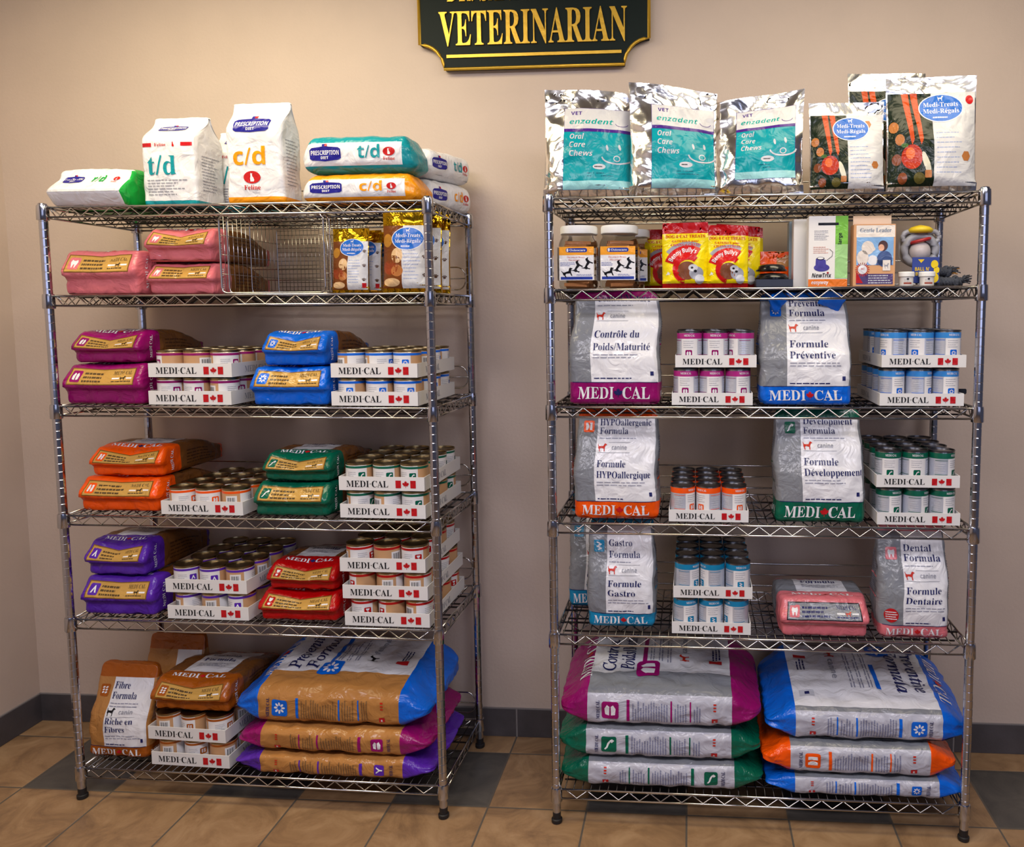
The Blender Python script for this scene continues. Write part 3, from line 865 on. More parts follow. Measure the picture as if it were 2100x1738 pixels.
def dog_bag(u, s, lx0, lx1, ly, h, col, ic, band, t1, zdog, t2, iz, label, d=.13, seed=1, lean=.02, vet=.058, round_mark=False, base='grey', panel=.27, rz=0.0, capz=.93, rear=False):
    w = lx1 - lx0; k = K[col]; hz = h / 2; hx = w / 2

    def warp(p, f):
        t = p.z / h
        p.y = (p.y + .0) * (1 - .82 * sstep(.35, 1.0, t)) + lean * t * t
        p.x *= 1 - .05 * sstep(.5, 1, t) + .03 * (1 - sstep(0, .1, t))
        p.x += .006 * noise.noise(Vector((seed, t * 3, .3)))
        return p
    so = Soft(w, d, h, r=.020, bulge=(.004, .010, 0), amp=.0056, freq=11, seed=seed, warp=warp, n=30, breaks={'z': [-1 + 2 * band / h, -1 + 2 * capz], 'x': [-1 + 2 * panel]})

    def mf(f, x, y, z):
        if z < -1 + 2 * band / h or z > -1 + 2 * capz: return 0
        if f == 'front': return 1 if x > -1 + 2 * panel else 2
        return 2
    o = so.mesh(mf, [P[col], WHITE, GREY if base == 'grey' else TAN], 'dog_food_bag' if base == 'grey' else 'pet_food_bag')
    pr = Print(so); xl = -hx + w * (panel + .03)
    ZZ = lambda z: z - hz
    for (t, z, wd, c) in t1: pr.text('front', t, xl, ZZ(z), c, KB, 'serif', wd, off=-.005, part='english_title')
    for (t, z, wd, c) in t2: pr.text('front', t, xl, ZZ(z), c, KB, 'serif', wd, off=-.005, part='french_title')
    if t1: pr.greek('front', xl, xl + w * .5, ZZ(t1[-1][1] - .012), 1 if base == 'grey' else 2, .008, .0022, KT, seed)
    if t2: pr.greek('front', xl, xl + w * .6, ZZ(t2[-1][1] - .013), 2, .008, .0022, KT, seed + 1)
    if zdog:
        pr.shape('front', DOG, xl + .011, ZZ(zdog), .014, .012, KDOG if base == 'grey' else KK, 'dog_emblem')
        pr.text('front', 'canine' if base == 'grey' else 'canin', xl + .040, ZZ(zdog - .006), .012, KG, 'bsans', .045, part='dog_emblem')
        for z in (zdog + .013, zdog - .015): pr.rect('front', xl + (.03 if z > zdog else 0), ZZ(z), xl + .095, ZZ(z) + .001, KG, layer=1)
    if iz: icon(pr, 'front', ic, -hx + w * panel * .56, ZZ(iz), .0165, k, 'recipe_emblem')
    pr.greek('front', xl, xl + w * .46, ZZ(vet), 1, .01, .003, KB, seed + 2)
    pr.rect('front', hx - w * .10, ZZ(vet + .008), hx - w * .065, ZZ(vet + .020), KB, layer=1)
    brand(pr, 'front', -hx + w * .09, ZZ(band * .28), band * .52, w * .80, leaf=KB if col == 'magenta' else KR)
    pr.rect('front', -hx + .004, ZZ(band - .0006), hx - .004, ZZ(band + .0012), KB, layer=1)
    if round_mark:
        pr.ell('front', -hx + w * .17, ZZ(.072), .021, .021, KR, 'round_mark', 1)
        pr.greek('front', -hx + w * .09, -hx + w * .26, ZZ(.082), 4, .007, .003, KW, 7, 'round_mark', 2)
    for f in ('right', 'left'):
        pr.text(f, 'MEDI CAL', -d * .38, ZZ(band * .35), band * .25, KW, 'serif', d * .7, part='body')
        for z in (.115, .172): pr.rect(f, -d * .36, ZZ(z), d * .3, ZZ(z + .004), k, 'body', 1)
        pr.greek(f, -d * .35, d * .3, ZZ(.165), 8, .0062, .0022, ink('side_grey', (96, 100, 116)), seed, 'body', 1)
        pr.greek(f, -d * .35, d * .3, ZZ(.240), 9, .007, .0022, ink('side_grey', (96, 100, 116)), seed + 4, 'body', 1)
    pr.build(o)
    place(o, u, s, lx0 + w / 2, ly + d / 2, 0, rz)
    return tag(o, label, 'pet food bag', 'bags of dry dog food')


dog_bag('R', 2, .052, .312, .02, .328, 'magenta', 'feet', .066, [('Control/Mature', .300, .165, .020)], .258, [('Contrôle du', .195, .132, .020), ('Poids/Maturité', .159, .165, .020)], None,
        'standing magenta and silver dog food bag, leftmost on its shelf, right rack', seed=11, vet=.078, panel=.24)
BB = dog_bag('R', 2, .606, .860, .02, .322, 'blue', 'flower', .055, [('Preventive', .282, .120, .018), ('Formula', .254, .105, .019)], .221, [('Formule', .166, .109, .019), ('Préventive', .135, .128, .019)], .270,
        'standing blue and silver dog food bag with crumpled top, right rack', seed=12, vet=.064, panel=.29, lean=.03, d=.15)
for sx in (-1, 1):
    fl = Soft(.060, .012, .050, r=.005, amp=.004, freq=26, seed=90 + sx, n=18, warp=lambda p, f, sx=sx: Vector((p.x + sx * p.z * .25, p.y - p.z * .30 + .012 * math.sin(p.x * 60), p.z - abs(p.x) * .2)))
    fo = fl.mesh(None, [P['blue']], 'top_flap', BB); fo.location = (sx * .066, .0, .282); fo.rotation_euler = (0, sx * .45, -sx * .35)
dog_bag('R', 3, .060, .306, .03, .320, 'orange', 'split', .056, [('HYPOallergenic', .273, .160, .019), ('Formula', .249, .088, .018)], .212, [('Formule', .157, .085, .019), ('HYPOallergique', .126, .160, .019)], .270,
        'standing orange and silver dog food bag with H emblem, right rack', seed=13, vet=.064, panel=.25)
dog_bag('R', 3, .652, .904, .02, .324, 'green', 'curve', .064, [('Development', .281, .150, .019), ('Formula', .255, .095, .018)], .223, [('Formule', .170, .098, .019), ('Développement', .141, .168, .019)], .272,
        'standing green and silver dog food bag with curved arrow emblem', seed=14, vet=.073, panel=.29)
dog_bag('R', 4, .094, .296, .05, .322, 'teal', 'gut', .046, [('Gastro', .240, .073, .018), ('Formula', .209, .096, .018)], .176, [('Formule', .129, .10, .018), ('Gastro', .101, .082, .018)], .240,
        'standing teal-banded silver dog food bag in front of its twin', seed=15, vet=.054, panel=.28, capz=.95)
dog_bag('R', 4, .012, .200, .21, .318, 'teal', 'gut', .060, [], .176, [('Formule', .129, .10, .018), ('Gastro', .101, .082, .018)], .240,
        'teal-banded dog food bag mostly hidden behind its twin', seed=16, vet=.054, panel=.28, capz=.95)
dog_bag('R', 4, .952, 1.150, .02, .325, 'pink', 'tooth', .042, [('Dental', .248, .083, .018), ('Formula', .222, .106, .018)], .185, [('Formule', .136, .10, .018), ('Dentaire', .108, .103, .018)], .242,
        'standing pink and silver dog food bag at the right post, tooth emblem', seed=17, vet=.050, panel=.34, round_mark=True, capz=.93)
o = dog_bag('L', 5, -.016, .190, .055, .285, 'brown', 'fibre', .042, [('Fibre', .214, .055, .018), ('Formula', .187, .085, .018)], .153, [('Riche en', .118, .092, .018), ('Fibres', .091, .065, .018)], .208,
            'standing brown bag with white front panel, bottom shelf of left rack', seed=18, vet=.050, panel=.30, base='tan', lean=.02, capz=.86, d=.14, rz=.0)
o = dog_bag('L', 5, .030, .240, .25, .315, 'brown', 'fibre', .050, [], None, [], None,
            'brown bag with white corner standing behind the white-panelled brown bag', seed=19, panel=.55, base='tan', lean=.02, capz=.84, d=.11)

# ------------------------------------------------------------------ white prescription bags on the left rack's top


def banner(pr, f, cx, cy, w, h, part='brand_banner'):
    pts = [(-.5, -.30), (-.42, -.42), (0, -.5), (.42, -.42), (.5, -.30), (.5, .30), (.42, .42), (0, .5), (-.42, .42), (-.5, .30)]
    pr.shape(f, pts, cx, cy, w, h, KNB, part, 1)
    pr.text(f, 'PRESCRIPTION', cx, cy - h * .08, h * .30, KW, 'bsans', w * .9, al='c', part=part, layer=2)
    pr.text(f, 'DIET', cx, cy - h * .36, h * .18, KW, 'bsans', w * .24, al='c', part=part, layer=2)
    pr.rect(f, cx - w * .08, cy + h * .5, cx, cy + h * .68, KNB, part, 1); pr.rect(f, cx, cy + h * .5, cx + w * .08, cy + h * .68, KR, part, 1)


def feline(pr, f, cx, cy, s, part='feline_mark'):
    pr.ell(f, cx, cy, s, s * .68, ink('feline_red', (188, 34, 34)), part, 1); pr.shape(f, CAT, cx - s * .05, cy, s * .5, s * .52, KW, part, 2)
    pr.text(f, 'Feline', cx, cy - s * 1.35, s * .5, ink('feline_red', (188, 34, 34)), 'serif', s * 1.9, al='c', part=part)


def white_stand(lx0, lx1, ly, h, d, col, code, label, seed, red=False):
    w = lx1 - lx0

    def warp(p, f):
        t = p.z / h; g = sstep(.70, .97, t)
        p.y = p.y * (1 - .93 * g) + .006 * g; p.x *= 1 + .05 * g - .02 * math.sin(PI * t)
        if f in ('left', 'right'): p.x *= 1 - .10 * g * (1 - abs(p.y) / d)
        return p
    so = Soft(w, d, h, r=.012, bulge=(.003, .006, 0), amp=.0032, freq=13, seed=seed, warp=warp, n=30, breaks={'z': [-1 + .13]})
    o = so.mesh(lambda f, x, y, z: 1 if z < -.87 else 0, [WHITE, P[col]], 'cat_food_bag'); pr = Print(so); Z = lambda z: z - h / 2
    kk = K[col]
    if red:
        pr.rect('front', -w * .46, Z(h * .635), -w * .28, Z(h * .675), KR); pr.rect('front', w * .26, Z(h * .64), w * .46, Z(h * .68), KR)
        pr.text('front', 'Feline', -w * .22, Z(h * .64), h * .032, KR, 'serif', w * .22); pr.shape('front', CAT, w * .12, Z(h * .66), .008, .008, KR)
        pr.text('front', code, -w * .36, Z(h * .34), h * .20, kk, 'serif', w * .52); banner(pr, 'front', -w * .05, Z(h * .86), w * .5, h * .07)
        pr.greek('front', -w * .38, w * .35, Z(h * .28), 6, h * .030, .0028, KG, seed)
        pr.greek('right', -d * .3, d * .3, Z(h * .55), 12, h * .033, .0028, KG, seed)
    else:
        banner(pr, 'front', -w * .03, Z(h * .75), w * .64, h * .15)
        pr.text('front', code, -w * .36, Z(h * .37), h * .165, kk, 'bsans', w * .58); feline(pr, 'front', -w * .03, Z(h * .25), w * .15)
        pr.greek('right', -d * .3, d * .3, Z(h * .62), 14, h * .033, .0028, KG, seed)
    pr.build(o); place(o, 'L', 0, (lx0 + lx1) / 2, ly + d / 2)
    tag(o, label, 'pet food bag', 'white cat food bags on the top shelf')


def white_lie(lx, ly, z0, w, d, h, col, code, label, seed, rz=0.0, end=.80, top=True, sc=1.0, number=None):
    def warp(p, f):
        a = abs(p.x) / (w / 2); k = 1 - .35 * sstep(.8, 1, a); p.z = (p.z - h / 2) * k + h / 2 * (1 - .3 * sstep(.8, 1, a)); return p
    so = Soft(w, d, h, r=h * .36, bulge=(.004, .006, .003), amp=.0036, freq=12, seed=seed, warp=warp, n=30, breaks={'x': [end, -.94], 'z': [.62, -.70]})

    def mf(f, x, y, z):
        if x > end or (top and (z > .62 or z < -.70)): return 1
        return 0
    o = so.mesh(mf, [WHITE, P[col]], 'cat_food_bag'); pr = Print(so)
    banner(pr, 'front', -w * .27, 0, w * .28, h * .40); pr.text('front', code, w * .02, -h * .13, h * .34, K[col], 'bsans', w * .19)
    feline(pr, 'front', w * .29, h * .03, h * .17)
    pr.greek('top', -w * .3, w * .3, d * .1, 3, .012, .003, KW, seed)
    pr.build(o); place(o, 'L', 0, lx, ly, z0, rz)
    tag(o, label, 'pet food bag', 'white cat food bags on the top shelf')


white_stand(.280, .455, .06, .280, .15, 'tdteal', 't/d', 'standing white cat food bag with large teal lettering and teal foot', 31, red=True)
white_stand(.395, .560, .225, .268, .13, 'tdteal', 't/d', 'white cat food bag half hidden behind the two tall standing white bags', 32, red=True)
white_stand(.568, .745, .03, .305, .115, 'cdorange', 'c/d', 'tall standing white cat food bag with large orange lettering and orange foot', 33)
white_lie(.970, .105, .086, .345, .15, .106, 'tdteal', 't/d', 'white and teal cat food bag lying on the orange one, top shelf', 34)
white_lie(.972, .105, 0, .355, .15, .082, 'cdorange', 'c/d', 'white and orange cat food bag lying under the teal one, top shelf', 35)
white_lie(1.10, .315, .098, .24, .15, .088, 'tdteal', 't/d', 'small white bag lying crosswise behind the stacked bags, upper one', 36, rz=1.25, end=.97, top=False)
white_lie(1.10, .315, 0, .24, .15, .092, 'cdorange', 'c/d', 'small white bag lying crosswise behind the stacked bags, lower one', 37, rz=1.25, end=.97, top=False)


def rd_bag():
    w, d, h = .240, .24, .118

    def warp(p, f):
        t = (p.y + d / 2) / d; zz = p.z / h; fr = 1 - sstep(0, .3, t)
        p.y -= fr * .03 * max(0, 1 - abs(zz - .36) / .36); p.y += fr * .035 * sstep(.36, 1, zz); p.z *= 1 - .1 * sstep(.5, 1, t); return p
    so = Soft(w, d, h, r=.016, bulge=(.003, 0, .006), amp=.0035, freq=12, seed=38, warp=warp, n=28, breaks={'y': [-.62]})
    o = so.mesh(lambda f, x, y, z: 0 if (f == 'front' or y < -.62) and f != 'right' else 1, [WHITE, P['rdgreen']], 'cat_food_bag'); pr = Print(so)
    banner(pr, 'front', -w * .24, h * .20, w * .26, h * .20); pr.text('front', 'r/d', w * .02, h * .13, h * .18, K['rdgreen'], 'bsans', w * .16); feline(pr, 'front', w * .33, h * .22, h * .085)
    pr.rect('front', -w * .48, -h * .145, w * .48, -h * .135, KGL, 'body', 0); pr.rect('front', -w * .48, -h * .10, w * .48, -h * .094, KGL, 'body', 0)
    pr.build(o); place(o, 'L', 0, .128, .15)
    tag(o, 'white and green cat food bag lying at the left post, top shelf', 'pet food bag', 'white cat food bags on the top shelf')


rd_bag()

# ------------------------------------------------------------------ large sacks in stacks on the bottom shelves


def sack(u, lx0, lx1, ly, z0, h, col, ic, base, label, seed, d=.37, flip=False, top=None, slump=0.0, rz=0.0, wy=-.45):
    w = lx1 - lx0; hx = w / 2; k = K[col]; e0 = .72

    def warp(p, f):
        a = abs(p.x) / hx; zz = p.z / h
        kz = 1 - .72 * sstep(.70, 1.0, a); p.z = p.z * kz + h * .42 * (1 - kz)
        t = (p.y + d / 2) / d
        p.z += slump * t * zz + (.10 if top else .02) * h * max(0, math.sin(PI * t)) * zz * (1 - a ** 2)
        p.y *= 1 - .06 * sstep(.7, 1, a)
        p.y -= .012 * sstep(.6, 1, a) * noise.noise(Vector((p.x * 9, zz * 2, seed)))
        return p
    so = Soft(w, d, h, r=h * .30, bulge=(.006, .008, .002), amp=.0070, freq=9, seed=seed, warp=warp, n=54, breaks={'x': [-e0, e0], 'y': [wy], 'z': []}, sharp=.75)

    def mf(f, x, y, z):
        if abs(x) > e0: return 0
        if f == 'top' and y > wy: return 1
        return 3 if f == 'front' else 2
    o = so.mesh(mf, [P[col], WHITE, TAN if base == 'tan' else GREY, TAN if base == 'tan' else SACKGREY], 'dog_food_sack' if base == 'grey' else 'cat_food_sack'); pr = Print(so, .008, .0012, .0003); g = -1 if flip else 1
    X = lambda x: x * g * w
    pk = ink('pack_print', (128, 96, 62)) if base == 'tan' else ink('pack_print_grey', (126, 130, 158))
    hh = h * .30

    def vbar(x, wd): pr.rect('front', X(x) - wd / 2, -hh, X(x) + wd / 2, hh, k, 'body', 1)
    s_ = min(.026, h * .24)
    icon(pr, 'front', ic, X(-.245), 0, s_, k, 'recipe_emblem', rot=PI / 2 if ic in ('split', 'wye') else 0)
    pr.text('front', 'MEDI CAL', X(-.305) + (.004 if not flip else .004), -hh * .9, .010, KB, 'serif', hh * 1.8, rot=PI / 2, part='body')
    vbar(-.155, .009); vbar(.06, .005); vbar(.155, .004)
    for x0, x1 in ((-.14, .05), (.07, .145), (.165, .21)):
        a, b = sorted((X(x0), X(x1))); pr.greek('front', -hh, hh, a + .006, int((b - a) / .008), -.0078, .0034, pk, seed + int(x0 * 90), 'body', 1, rot90=True)
    pr.rect('front', X(.275) - .009, -hh * 1.05, X(.275) + .009, -hh * .6, KR, 'body', 1)
    pr.text('front', 'R', X(.275) - .003, -hh, .007, KW, 'bsans', part='body')
    for q in range(3): pr.rect('front', X(.275) - .004, hh * (.15 + .3 * q), X(.275) + .004, hh * (.30 + .3 * q), KDOG, 'body', 1)
    if top:
        r = PI / 2 if not flip else -PI / 2; yb = -d * .20 if not flip else d * .40
        brand(pr, 'top', X(-.385) + (0 if flip else .02), (-d * .30 if not flip else d * .34), .036, d * .66, rot=r, part='brand_lettering')
        pr.text('top', top[0], X(-.235) if not flip else X(-.270), yb, .042, KB, 'italic', d * .66, rot=r, part='first_title', off=.012)
        pr.text('top', top[1], X(-.14) if not flip else X(-.178), yb, .042, KB, 'italic', d * .66, rot=r, part='second_title', off=.012)
        icon(pr, 'top', ic, X(-.065 if not flip else -.145), (-d * .19 if not flip else d * .36), .036, k, 'top_emblem', rot=r)
        pr.rect('top', X(-.085) - .007, -d * .10 if not flip else -d * .24, X(-.085) + .007, d * .4 if not flip else d * .12, k, 'body', 1)
        for q in range(3): pr.greek('top', -d * .08 if not flip else -d * .22, d * .35, X(-.055 + .045 * q), 2, -.009 * g, .0035, KT, seed + q, 'body', 1, rot90=True)
        pr.shape('top', DOG, X(.12), -d * .02 if not flip else d * .26, .017, .017, KDOG if base == 'grey' else KK, 'body', 1, r)
        pr.text('top', 'canine' if base == 'grey' else 'feline', X(.12) + .01 * g, (d * .05 if not flip else d * .20), .018, KG, 'bsans', d * .3, rot=r, part='body')
        pr.rect('top', X(.285) - .02, -d * .09 if not flip else d * .24, X(.285) + .02, -d * .04 if not flip else d * .29, KR, 'body', 1)
        pr.greek('top', -d * .02 if not flip else d * .02, d * .2, X(.275), 3, -.010 * g, .0045, KB, seed, 'body', 1, rot90=True)
        if flip: pr.rect('top', X(.29) - .022, -d * .34, X(.29) + .022, -d * .26, KGL, 'body', 1); pr.rect('top', X(.29) - .006, -d * .32, X(.29) + .008, -d * .28, KB, 'body', 2)
    pr.build(o); place(o, u, 5, lx0 + hx, ly + d / 2, z0, rz)
    return tag(o, label, 'pet food sack', 'large pet food sacks stacked on the bottom shelves')


sack('L', .510, 1.150, .01, 0, .066, 'purple', 'wye', 'tan', 'flat purple-ended sack at the bottom of the three-sack pile, left rack', 51, flip=True)
sack('L', .515, 1.140, .015, .071, .080, 'magenta', 'feet', 'tan', 'magenta-ended tan sack in the middle of its pile, left rack', 52, flip=True)
sack('L', .500, 1.135, .03, .156, .110, 'blue', 'flower', 'tan', 'large blue and tan sack on top of its pile, left rack', 53, top=('Preventive', 'Formula'), slump=.04)
sack('R', .010, .622, .015, 0, .084, 'green', 'curve', 'grey', 'lower of two green-ended silver sacks in the pile at the left post', 54, flip=True)
sack('R', .004, .612, .02, .089, .096, 'green', 'curve', 'grey', 'upper of two green-ended silver sacks, beneath the magenta sack', 55)
sack('R', .010, .612, .02, .190, .108, 'magenta', 'feet', 'grey', 'magenta-ended silver sack on top of its pile, right rack', 56, top=('Contrôle du', 'Poids/Maturité'), slump=.04)
sack('R', .634, 1.215, .015, 0, .060, 'blue', 'flower', 'grey', 'thin blue-ended sack at the bottom of its pile, right rack', 57, flip=True)
sack('R', .622, 1.185, .015, .065, .092, 'orange', 'split', 'grey', 'orange-ended silver sack between two blue-ended sacks', 58)
sack('R', .634, 1.225, .03, .162, .096, 'blue', 'flower', 'grey', 'large blue-ended sack on top of its pile, right rack', 59, flip=True, top=('Preventive', 'Formula'), slump=.05, wy=-.90)

# ------------------------------------------------------------------ foil pouches
KTEAL = ink('oral_teal', (10, 150, 160)); KPUR = ink('oral_purple', (74, 36, 130)); KPALE = ink('oral_pale', (150, 206, 208))
KDG = ink('photo_dark_green', (18, 32, 18)); KCAR = ink('carrot', (188, 70, 20)); KTOM = ink('tomato', (172, 46, 14)); KBIS = ink('biscuit', (176, 112, 60)); KMB = ink('oval_blue', (34, 104, 196)); KPAN = ink('pouch_panel', (206, 206, 206)); KBR = ink('photo_brown', (112, 60, 22)); KCRM = ink('photo_cream', (214, 178, 130))


def oral_pouch(lx0, lx1, ly, h, px0, px1, pz0, pz1, label, seed, lean, tilt=0.0, slope=0.0):
    w = lx1 - lx0
    def warp(p, f):
        p.z += slope * (p.x / w) * (p.z / h); p.y += lean * p.z + .010 * math.sin(p.x * 22 + seed) * (p.z / h); return p
    so = Pouch(w, h, .085, amp=.0062, freq=13, seed=seed, warp=warp, taper=.04, n=44)
    o = so.mesh(None, [FOIL], 'treat_pouch'); pr = Print(so, .007, .0008)
    X0, X1 = px0 - w / 2, px1 - w / 2; Z0, Z1 = pz0 - h / 2, pz1 - h / 2; W, H = X1 - X0, Z1 - Z0
    pr.rect('front', X0 - .0012, Z0 - .0012, X1 + .0012, Z1 + .0012, KPUR, 'printed_panel', 0)
    pr.rect('front', X0, Z0, X1, Z1, KTEAL, 'printed_panel', 1); pr.rect('front', X0, Z0 + H * .74, X1, Z1, KPAN, 'printed_panel', 2)
    pr.rect('front', X0, Z0 + H * .70, X1, Z0 + H * .74, KPUR, 'printed_panel', 2)
    pr.rect('front', X0, Z0, X1, Z0 + H * .10, KPALE, 'printed_panel', 2)
    pr.text('front', 'VET', X0 + W * .10, Z0 + H * .915, H * .045, KPUR, 'bsans', W * .17, part='brand_lettering'); pr.text('front', 'enzadent', X0 + W * .08, Z0 + H * .80, H * .062, ink('oral_green', (18, 160, 150)), 'bisans', W * .66, part='brand_lettering')
    for q, t in enumerate(('Oral', 'Care', 'Chews')): pr.text('front', t, X0 + W * .09, Z0 + H * (.61 - .105 * q), H * .066, KGL, 'bisans', W * (.22, .24, .35)[q])
    for (cx, cy, r) in ((.80, .32 + .08, .22), (.86, .82, .09)):
        pts = [(X0 + W * (cx + r * math.cos(t)), Z0 + H * (cy + r * .42 * math.sin(t))) for t in [PI * (1.05 + .9 * k / 10) for k in range(11)]]
        pr.line('front', pts, .0042 if r > .1 else .0016, KGL if r > .1 else KPUR, 'body', 3)
    for dx, dy in ((-.12, .17), (.06, .18)): pr.ell('front', X0 + W * (.78 + dx), Z0 + H * (.33 + dy), .0035, .0085, KGL, 'body', 3, 12, .2)
    pr.ell('front', X0 + W * .80, Z0 + H * .37, .010, .009, KGL, 'body', 3, 14); pr.ell('front', X0 + W * .80, Z0 + H * .37, .007, .006, KTEAL, 'body', 4, 14)
    pr.ell('front', X0 + W * .54, Z0 + H * .27, .019, .0085, KGL, 'body', 2); pr.greek('front', X0 + W * .47, X0 + W * .61, Z0 + H * .27, 1, .01, .003, KK, seed, 'body', 3)
    pr.greek('front', X0 + W * .36, X0 + W * .80, Z0 + H * .19, 2, .008, .002, ink('oral_dark', (20, 92, 110)), seed)
    pr.build(o); place(o, 'R', 0, lx0 + w / 2, ly + .045, 0, tilt)
    tag(o, label, 'treat pouch', 'silver foil treat pouches on the top shelf')


oral_pouch(-.028, .238, .03, .318, .062, .262, .026, .262, 'leftmost silver foil pouch with teal oral chews panel, top of right rack', 61, .10, 0.0, -.02)
oral_pouch(.226, .480, .00, .312, .064, .246, .022, .255, 'middle silver foil oral chews pouch of three with teal panels', 62, .08, .05, -.035)
oral_pouch(.468, .722, .02, .288, .062, .232, .045, .246, 'silver foil oral chews pouch third from left, beside the vegetable-picture pouches', 63, .10, -.12, .03)


def paw(pr, f, x, y, s, m, part='body'):
    pr.ell(f, x, y - s * .2, s * .6, s * .5, m, part, 3, 10)
    for a in (-.7, -.25, .25, .7): pr.ell(f, x + a * s, y + s * (.75 - .6 * abs(a)), s * .22, s * .3, m, part, 3, 8)


def veg_pouch(u, s, lx0, lx1, ly, h, label, seed, gold=False, sh=0.5, ex=.55, lean=.09, rz=0.0, ez=.70, red=False, grp=None):
    w = lx1 - lx0
    def warp(p, f): p.y += lean * p.z + .006 * math.sin(p.x * 20 + seed) * (p.z / h); return p
    so = Pouch(w, h, min(.08, w * .34), amp=.0036 * min(1, w / .2), freq=13 * .2 / w if w < .15 else 13, seed=seed, warp=warp, taper=.03, n=36)
    F_ = GOLDFOIL if gold else FOIL
    o = so.mesh(None, [F_], 'treat_pouch'); pr = Print(so, .007, .0008); Wd = w; Z = lambda t: t * h - h / 2; X = lambda t: t * w - w / 2
    z0, z1 = (.05, .80) if gold else (.055, .86)
    D = KBR if gold else KDG
    pr.rect('front', X(.015), Z(z0), X(sh), Z(z1), D, 'photo_panel', 0); pr.rect('front', X(sh), Z(z0), X(.985), Z(z1), KPAN, 'body', 0)
    if gold:
        for (cx, cy, rx, ry, m) in ((.34, .44, .12, .09, KCRM), (.26, .38, .16, .06, KBR), (.20, .30, .17, .09, ink('photo_rust', (138, 58, 26))), (.34, .26, .12, .07, KBIS), (.22, .12, .18, .05, KCRM), (.12, .62, .10, .08, ink('photo_ochre', (176, 122, 40)))): pr.ell('front', X(cx), Z(cy), rx * w, ry * h, m, 'photo_panel', 1)
        for q in range(3): paw(pr, 'front', X(.90), Z(.20 + .22 * q), w * .05, ink('paw_brown', (84, 56, 34)))
        if red: pr.rect('front', X(.86), Z(.08), X(.95), Z(.15), KR, 'body', 2)
    else:
        for q, cx in enumerate((.20, .30)):
            pr.poly('front', [(X(cx - .035), Z(z1)), (X(cx + .045), Z(z1)), (X(cx + .085), Z(.45)), (X(cx + .06), Z(.40)), (X(cx + .04), Z(.45))], KCAR, 'photo_panel', 1)
        pr.ell('front', X(.26), Z(.30), w * .115, h * .105, KTOM, 'photo_panel', 1); pr.ell('front', X(.24), Z(.33), w * .05, h * .05, ink('tomato_light', (220, 104, 48)), 'photo_panel', 2)
        for cx, cy in ((.13, .45), (.10, .28), (.16, .12), (.07, .56)): pr.ell('front', X(cx), Z(cy), w * .05, h * .05, KBIS if cy > .4 else ink('potato', (120, 62, 30)), 'photo_panel', 1, 12)
        pr.ell('front', X(.34), Z(.12), w * .06, h * .05, ink('leaf_olive', (96, 88, 40)), 'photo_panel', 1, 12, .8); pr.ell('front', X(.18), Z(.40), w * .04, h * .02, ink('leaf_green', (60, 96, 40)), 'photo_panel', 1, 12)
        pr.ell('front', X(.42), Z(.24), w * .035, h * .11, ink('leek_white', (206, 204, 184)), 'photo_panel', 1, 14, .3)
        pr.rrect('front', X(.40), Z(.12), X(.475), Z(.185), KBIS, 'photo_panel', 2)
        for cx, cy, a in ((.78, .75, 0), (.86, .30, 0)): pr.ell('front', X(cx), Z(cy), w * .05, h * .045, KBIS, 'body', 2, 6, a)
        if red: pr.ell('front', X(.92), Z(.79), w * .045, h * .04, KR, 'body', 2)
    pr.greek('front', X(sh + .03), X(.82), Z(.50), 9, h * .042, .0022, ink('text_blue', (150, 164, 200)), seed, 'body', 1)
    rx, ry = (w * .32, w * .22) if gold else (w * .235, w * .155)
    pr.ell('front', X(ex), Z(ez), rx * 1.05, ry * 1.07, KW, 'brand_oval', 3); pr.ell('front', X(ex), Z(ez), rx, ry, KMB, 'brand_oval', 4)
    pr.text('front', 'Medi-Treats', X(ex), Z(ez) + ry * .12, ry * .34, KW, 'serif', rx * 1.6, al='c', part='brand_oval', layer=5, off=-.004)
    pr.text('front', 'Medi-Régals', X(ex), Z(ez) - ry * .38, ry * .34, KW, 'serif', rx * 1.66, al='c', part='brand_oval', layer=5, off=-.004)
    pr.shape('front', DOG, X(ex), Z(ez) + ry * .75, rx * .14, ry * .20, KW, 'brand_oval', 5)
    pr.greek('front', X(ex) - rx * .4, X(ex) + rx * .4, Z(ez) - ry * .70, 1, .01, ry * .10, KW, seed, 'brand_oval', 5)
    pr.build(o); place(o, u, s, lx0 + w / 2, ly + min(.08, w * .34) / 2, 0, rz)
    tag(o, label, 'treat pouch', grp or 'silver foil treat pouches on the top shelf')


veg_pouch('R', 0, .735, .945, .02, .260, 'shorter silver treat pouch with vegetables and blue oval on right rack', 64)
veg_pouch('R', 0, .948, 1.196, .02, .325, 'tallest silver treat pouch with blue oval, at the top right corner', 65, ex=.60, ez=.72, red=True, lean=.07)
veg_pouch('R', 0, .868, 1.10, .16, .375, 'silver treat pouch rising behind the two vegetable-picture pouches', 66, rz=.12, lean=.05)
G = 'gold foil treat pouches'
veg_pouch('L', 1, .866, .980, .05, .193, 'small gold treat pouch with blue oval, front of its row of three', 71, True, .46, lean=.06, red=True, grp=G)
veg_pouch('L', 1, .882, .996, .11, .193, 'small gold treat pouch, second in its row behind the front one', 72, True, .46, lean=.06, red=True, grp=G)
veg_pouch('L', 1, .898, 1.012, .17, .193, 'small gold treat pouch, last in its row of three', 73, True, .46, lean=.06, red=True, grp=G)
veg_pouch('L', 1, 1.030, 1.178, .03, .246, 'large gold treat pouch with blue oval, just left of the front post', 74, True, .44, lean=.06, ez=.64, grp=G)
veg_pouch('L', 1, 1.044, 1.186, .10, .246, 'large gold treat pouch directly behind the front large gold one', 75, True, .44, lean=.06, ez=.64, grp=G)
